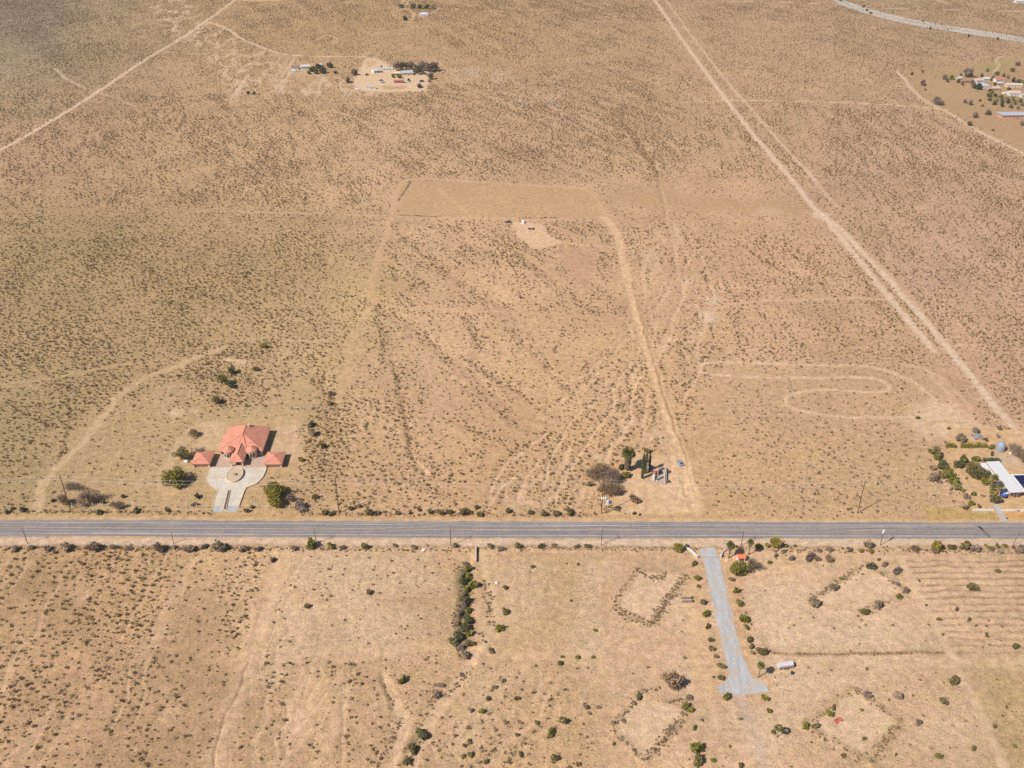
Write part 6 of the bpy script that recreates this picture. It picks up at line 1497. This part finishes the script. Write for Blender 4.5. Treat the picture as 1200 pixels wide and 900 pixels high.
# far settlements
for k, (u, v, r, h, m, w) in enumerate([(466,83,7,12,TP,'first'),(471,84.5,7.5,13,LD,'second'),(476,83,7,13,SG,'third'),(482,83,7,13,TP,'fourth'),(487,85,7,11,SG,'fifth'),(491,87,7,11,LD,'sixth'),(496,83,7,12,TP,'seventh'),(501,84,7.5,13,TP,'eighth'),(506.5,84,7,13,SG,'ninth'),(511,83,6,11,TP,'tenth'),(505,93,6,9,SG,'eleventh')]):
    tree('windbreak_tree', u, v, r, h, m, '%s tree from the left in the dark windbreak of the far ranch' % w, n=420, leaf=1.2, nb=9, base=.1, group='trees of the far ranch windbreak')
for (u, v, w, m, lb) in [(366,84,9,LD,'dark green tree right of the white roofed far cottage, nearest'),(373,80.5,9,LD,'dark green tree behind the grey hut of the far homestead'),(378,86,10,LD,'darkest tree of the far left homestead'),(387,79.5,9,SG,'grey tree at the right of the far left homestead'),(371,86.5,8,LO,'olive tree in the middle of the far left homestead'),(393,86,7,SG,'grey bush right of the far left homestead'),(362,87,6,LO,'olive bush below the white roofed far cottage'),
  (415,88,10,SG,'grey brush on the left edge of the far ranch, upper'),(407,97,9,SG,'grey brush on the left edge of the far ranch, lower'),(479,95.5,5,LD,'dark tree at the right end of the long red shed'),(447,79,3,LD,'tiny dark tree behind the far ranch, left of two'),(456,80,3,LD,'tiny dark tree behind the far ranch, right of two'),(460,89.5,5,LO,'olive bush before the long pale shed'),(461,91,5,LY,'yellow bush before the cream annex of the far ranch'),(468,91.5,7,LY,'yellow green hedge bush before the grey roofed ranch house'),(430,88.5,4,LO,'small bush in the bare yard of the far ranch'),(491,103,7,SG,'grey scrap brush at the right corner of the far ranch'),(503,96,5,LO,'olive bush at the right edge of the far ranch'),
  (298,111,5,LD,'dark bush on the plain left of the far homestead, right of two'),(291,110.5,5,LD,'dark bush on the plain left of the far homestead, left of two'),
  (470,9,7,LD,'dark brush at the top, left of the pale blue roofed house'),(475,24,7,LD,'dark brush below the left of the pale blue roofed house'),(484,10,7,LO,'first bush in the line behind the pale blue roofed house'),(492,10,7,LD,'second bush in the line behind the pale blue roofed house'),(500,10,8,LD,'third bush in the line behind the pale blue roofed house'),(508,10.5,6,LO,'fourth bush in the line behind the pale blue roofed house'),
  (1080.7,100,9,TP,'purple leafless tree on the left of the green pasture'),(1106.7,93.5,8,TP,'purple leafless tree left of the white far shed'),(1115,93.5,7,LG,'green tree beside the bright white far shed'),(1135,90.5,15,TP,'tallest purple leafless tree of the far right settlement'),(1193,77,8,TP,'purple leafless tree near the right edge beyond the settlement'),(1098,123,13,TP,'flat dark bush where the track meets the green pasture'),(1137,123,8,TP,'purple leafless tree in the middle of the green pasture, right of two'),(1130.5,121,6,TP,'purple leafless bush in the middle of the green pasture, left of two'),(1142.7,138,8,SG,'round dark tree casting shade on the lower pasture'),(1158,135,9,TP,'pinkish leafless tree on the lower pasture'),(1136,147,8,LO,'dark olive bush on the edge track of the pasture'),(1198,147,9,SG,'grey tree at the right edge on the lower pasture'),(1148,119,4,LO,'slim dark tree right of the pasture middle, upper'),(1151,125,4,LO,'slim dark tree right of the pasture middle, lower'),(1163,153.5,4,LO,'slim tree on the lower pasture brown patch'),(1068,88,5,LO,'dark tree at the far left corner of the pasture, upper'),(1084,106,4,LO,'small dark tree near the left pasture edge'),(1081,85,4,LO,'small tree on the far edge of the pasture'),
  (1139,100,9,TB,'brown tree against the low brown barn'),(1142,103.5,9,LD,'dark tree left of the grey blue farmhouse'),(1147,105,9,LD,'dark tree in front of the left corner of the grey blue farmhouse'),(1160,107.5,6,LD,'dark green tree right of the grey blue farmhouse'),(1160,94,6,TB,'brown tree behind the white roofed far house'),(1164,92,5,TB,'brown bush behind the settlement, middle'),(1168,88,6,LO,'olive tree behind the red brown roofed far house, upper'),(1176,90,6,LO,'olive tree behind the red brown roofed far house, lower'),(1187,96,7,LD,'dark green tree behind the long white far shed'),(1193,97,7,LO,'olive tree at the right behind the long white far shed'),(1166,100,5,LG,'green tree between the farmhouse and the red brown roof'),(1157,84,5,LO,'olive bush beyond the farmhouse on the pasture'),(1126,88.5,4,LO,'small bush behind the white far shed'),
  (1012,9,4,LD,'first dark bush along the curved far highway'),(1016,13,4,LD,'second dark bush along the curved far highway'),(1020,16.5,4,LD,'third dark bush along the curved far highway'),(1090,34.5,4,LD,'fourth dark bush along the curved far highway'),(1135,43,4,LD,'fifth dark bush along the curved far highway'),(1169,46.5,4,LD,'sixth dark bush along the curved far highway'),(1082,26,3,LO,'olive bush on the far side of the curved highway'),(985,1.5,4,LD,'dark bush where the far highway leaves the top edge'),
  (388,463,9,TP,'purple bush on the boundary between olive scrub and centre parcel, upper'),(386,474,8,SG,'grey bush on the boundary between olive scrub and centre parcel, lower'),(365,500,10,LO,'olive bush right of the villa back yard, upper'),(367,510,12,SG,'grey bush right of the villa back yard'),(379,525,9,LO,'olive bush right of the villa, beside the centre parcel'),(353,540,8,LG,'dark green bush right of the right tiled garage'),(242,480,0,LO,'')]:
    if w: bush(u, v, w, m, lb, .75)

orch = [(1159,113.5),(1166,113),(1173,115),(1180,116.5),(1187,118),(1195,119.5),(1160,118),(1167,118.5),(1174,120),(1181,121),(1189,122.5),(1197,124),(1165,123),(1174,125),(1184,126.5),(1193,127.5)]
for k, (u, v) in enumerate(orch):
    r = 'back' if k < 6 else ('middle' if k < 12 else 'front'); n = k if k < 6 else (k - 6 if k < 12 else k - 12)
    bush(u, v, random.uniform(4.5, 6.5), [LO, LD, LO, SG][k % 4], '%s bush from the left in the %s row of the orchard below the far settlement' % (ORD[n], r), .8, group='orchard bushes below the far settlement')
for (u, v, w, m, lb) in [(1122,97,6,LO,'olive bush before the bright white far shed'),(1128,100,5,LO,'olive bush before the low brown barn'),(1150,90,6,LO,'olive tree beyond the pale pink roofed far house'),(1181,92,5,LO,'olive tree beyond the long white far shed, left of two'),(1199,99,6,LG,'green tree at the right edge beyond the long white far shed'),(1162,109.5,5,LG,'green bush before the terracotta fronted far house'),(1182,106,5,LD,'dark tree between the long white shed and the pink roof'),(1143,94,6,TB,'brown tree left of the pale pink roofed far house'),(1110,96,6,LO,'olive bush on the far pasture left of the white shed'),(1186,84,6,LO,'olive tree on the far side of the settlement, near the right edge')]:
    bush(u, v, w, m, lb, .85)
# ================================================================== the scrub itself
pts = scatter()
uS, vS = inv(pts[:, 0], pts[:, 1])
app = pts[:, 3] * FPX / (pts[:, 1] * CP + CAM_H * SP)
vis = (uS > 2) & (uS < 1198) & (vS > 2) & (vS < 897)
N_SINGLE = 120
order = np.argsort(-np.where(vis, app, 0)); seen_ = set(); single = []
for k_ in order[:3 * N_SINGLE]:                          # the largest in view; one per spot of the photo so that each can be pointed out
    c_ = (int(uS[k_] / 12), int(vS[k_] / 9), min(int(pts[k_, 4]) // 4, 1) if pts[k_, 4] < 7 else 2)
    if c_ not in seen_ and len(single) < N_SINGLE: seen_.add(c_); single.append(k_)
rest = np.setdiff1d(order, single)
ONES = 'zero one two three four five six seven eight nine ten eleven twelve thirteen fourteen fifteen sixteen seventeen eighteen nineteen'.split()
TENS = ['', '', 'twenty', 'thirty', 'forty', 'fifty', 'sixty', 'seventy', 'eighty', 'ninety']
def in_words(n): return ONES[n] if n < 20 else TENS[n // 10] + ('-' + ONES[n % 10] if n % 10 else '')
def region_words(u, v):
    """where it stands in the photo"""
    return '%s percent across and %s percent down the photo' % (in_words(int(u / 12)), in_words(int(v / 9)))
KW = {'creosote': 'dark olive desert bush', 'sage': 'grey twiggy sagebrush', 'dry': 'brown dried bush'}
NAMES = {'creosote': 'desert_bush', 'sage': 'sagebrush', 'dry': 'dry_bush'}
for i in single:
    x, y, z, s_, k = pts[i]; k = int(k)
    o = bpy.data.objects.new(NAMES[KIND[k]], SHRUBS[k]); COL.objects.link(o)
    o.location = (x, y, z); o.rotation_euler = (0, 0, random.uniform(0, 6.28)); o.scale = (s_, s_ * random.uniform(.85, 1.1), s_ * random.uniform(.8, 1.1))
    w = region_words(uS[i], vS[i])
    tag(o, KW[KIND[k]] + ' ' + w, 'shrub', KW[KIND[k]].replace('bush', 'bushes') + ' scattered on the sand')

def scatter_object(name, P, meshes, label):
    """many small plants as one object: points that carry size, turn and kind"""
    m = bpy.data.meshes.new(name); m.vertices.add(len(P)); m.vertices.foreach_set('co', np.ascontiguousarray(P[:, :3], np.float32).ravel())
    for nm, arr, ty in (('size', P[:, 3], 'FLOAT'), ('kind', P[:, 4], 'INT')):
        a = m.attributes.new(nm, ty, 'POINT'); a.data.foreach_set('value', arr.astype(np.float32 if ty == 'FLOAT' else np.int32))
    a = m.attributes.new('turn', 'FLOAT', 'POINT'); a.data.foreach_set('value', RNG.uniform(0, 6.28, len(P)).astype(np.float32))
    o = bpy.data.objects.new(name, m); COL.objects.link(o); tag(o, label, None, None, 'stuff')
    ng = bpy.data.node_groups.new(name, 'GeometryNodeTree')
    ng.interface.new_socket('Geometry', in_out='INPUT', socket_type='NodeSocketGeometry')
    ng.interface.new_socket('Geometry', in_out='OUTPUT', socket_type='NodeSocketGeometry')
    gi = ng.nodes.new('NodeGroupInput'); go = ng.nodes.new('NodeGroupOutput')
    iop = ng.nodes.new('GeometryNodeInstanceOnPoints'); iop.inputs['Pick Instance'].default_value = True
    ji = ng.nodes.new('GeometryNodeJoinGeometry')
    for src in reversed(meshes):
        oi = ng.nodes.new('GeometryNodeObjectInfo'); oi.inputs['Object'].default_value = src; oi.transform_space = 'ORIGINAL'
        oi.inputs['As Instance'].default_value = True
        ng.links.new(oi.outputs['Geometry'], ji.inputs[0])
    def named(n, ty):
        q = ng.nodes.new('GeometryNodeInputNamedAttribute'); q.data_type = ty; q.inputs['Name'].default_value = n; return q.outputs[0]
    cb = ng.nodes.new('ShaderNodeCombineXYZ'); ng.links.new(named('turn', 'FLOAT'), cb.inputs[2])
    ng.links.new(gi.outputs[0], iop.inputs['Points']); ng.links.new(ji.outputs[0], iop.inputs['Instance'])
    ng.links.new(named('kind', 'INT'), iop.inputs['Instance Index'])
    ng.links.new(cb.outputs[0], iop.inputs['Rotation']); ng.links.new(named('size', 'FLOAT'), iop.inputs['Scale'])
    ng.links.new(iop.outputs[0], go.inputs[0])
    md = o.modifiers.new('scatter', 'NODES'); md.node_group = ng
    return o
SRC = []
for k in range(9):          # one standing bush of each shape lends its mesh to the mass
    SRC.append(next(o for o in COL.objects if o.type == 'MESH' and o.data == SHRUBS[k]))
scatter_object('desert_scrub', pts[rest], SRC, 'desert scrub of creosote and sage dotted across the plain')
# dry brush heaped along the plot banks, the gully and the furrows
def strip_pts(A, B, w, per_m2, smin, smax, kinds):
    a, c = flat(*A), flat(*B); L = (c - a).length; n = int(L * w * per_m2 * 2.0); d = (c - a).normalized(); s_ = Vector((-d.y, d.x, 0)); out = []
    for _ in range(n):
        p = a + d * random.uniform(0, L) + s_ * random.gauss(0, w * .2)
        out.append((p.x, p.y, gh(p.x, p.y), random.uniform(smin, smax), random.choice(kinds)))
    return out
BR = []
SGK = [4, 5, 6, 4, 5, 6, 7, 8, 0]
for A, B, w, q in (((763,731),(803,674),6,.55),((715,713),(764,733),6,.38),((719,706),(746,668),3,.4),((745,668),(760,676),4,.5),((760,676),(775,679),5,.5),((775,679),(781,671),4,.4),
                   ((755,893),(800,843),6,.5),((718,852),(752,812),3,.35),((800,842),(806,822),5,.4),((716,856),(752,888),3,.35),((752,812),(775,806),3,.4),((785,820),(803,824),4,.4),
                   ((948,706),(982,682),4,.4),((982,682),(1012,664),4,.25),((1018,662),(1060,694),4,.3),((1008,718),(1040,706),5,.4),((1045,704),(1062,696),3,.2),
                   ((944,853),(998,812),3,.15),((1002,809),(1034,830),5,.35),((1030,828),(1052,846),3,.2),((1050,850),(1018,893),5,.35),((946,856),(1012,893),4,.22),
                   ((543,664),(546,700),9,.5),((545,700),(538,745),10,.55),((538,745),(543,772),7,.45),((566,680),(574,712),6,.3),((572,712),(578,735),5,.3),((560,740),(568,755),4,.3),
                   ((556,785),(520,815),5,.3),((512,808),(490,850),5,.25),((500,855),(470,900),5,.3),((447,795),(462,828),2,.4),((470,840),(440,905),4,.3),
                   ((906,766.5),(1105,766.5),1.6,.3),((868,690),(880,745),1.6,.15),((0,642.5),(330,643.5),3.5,.35),((330,643.5),(560,645),3.5,.25),((560,643),(820,644),4,.2),((900,645),(1275,647),5,.25),
                   ((350,603),(700,604),3,.2),((0,600),(250,601),4,.25),((540,370),(562,410),6,.15),((482,212),(467,235),2.5,.5),((468,252),(512,254.5),2.5,.4),((612,256),(652,255),2.5,.5),((440,352),(478,360),2.5,.25),((268,436),(305,455),18,.16),((215,445),(262,438),16,.16),((262,412),(315,425),14,.10),((355,500),(385,560),12,.10)):
    BR += strip_pts(A, B, w, q, .45, 1.35, SGK)
for k in range(16):
    f = 657 + 6.9 * k + .06 * k * k; xl = 1060 + (f - 655) * .55
    if f < 770: BR += strip_pts((xl + 3, f + .4), (1270, f + 1.6), .7, .42 if k < 10 else .3, .25, .6, [7, 8, 7, 8, 4])
scatter_object('dry_brush', np.array(BR), SRC, 'dry grey brush along the earth plots, gully and furrows')
print('SCRUB', len(pts), len(BR))

# ================================================================== thin desert air
hz = MB(); hz.box((0, 30000 - 600, 146), (320000, 60000, 304)); air = hz.obj('haze', [])
m_ = bpy.data.materials.new('thin_haze'); m_.use_nodes = True; nt_ = m_.node_tree
for n_ in list(nt_.nodes): nt_.nodes.remove(n_)
mo = nt_.nodes.new('ShaderNodeOutputMaterial'); pv = nt_.nodes.new('ShaderNodeVolumePrincipled')
pv.inputs['Color'].default_value = (.93, .92, .95, 1); pv.inputs['Density'].default_value = .00004
nt_.links.new(pv.outputs[0], mo.inputs['Volume']); air.data.materials.append(m_); air['kind'] = 'stuff'
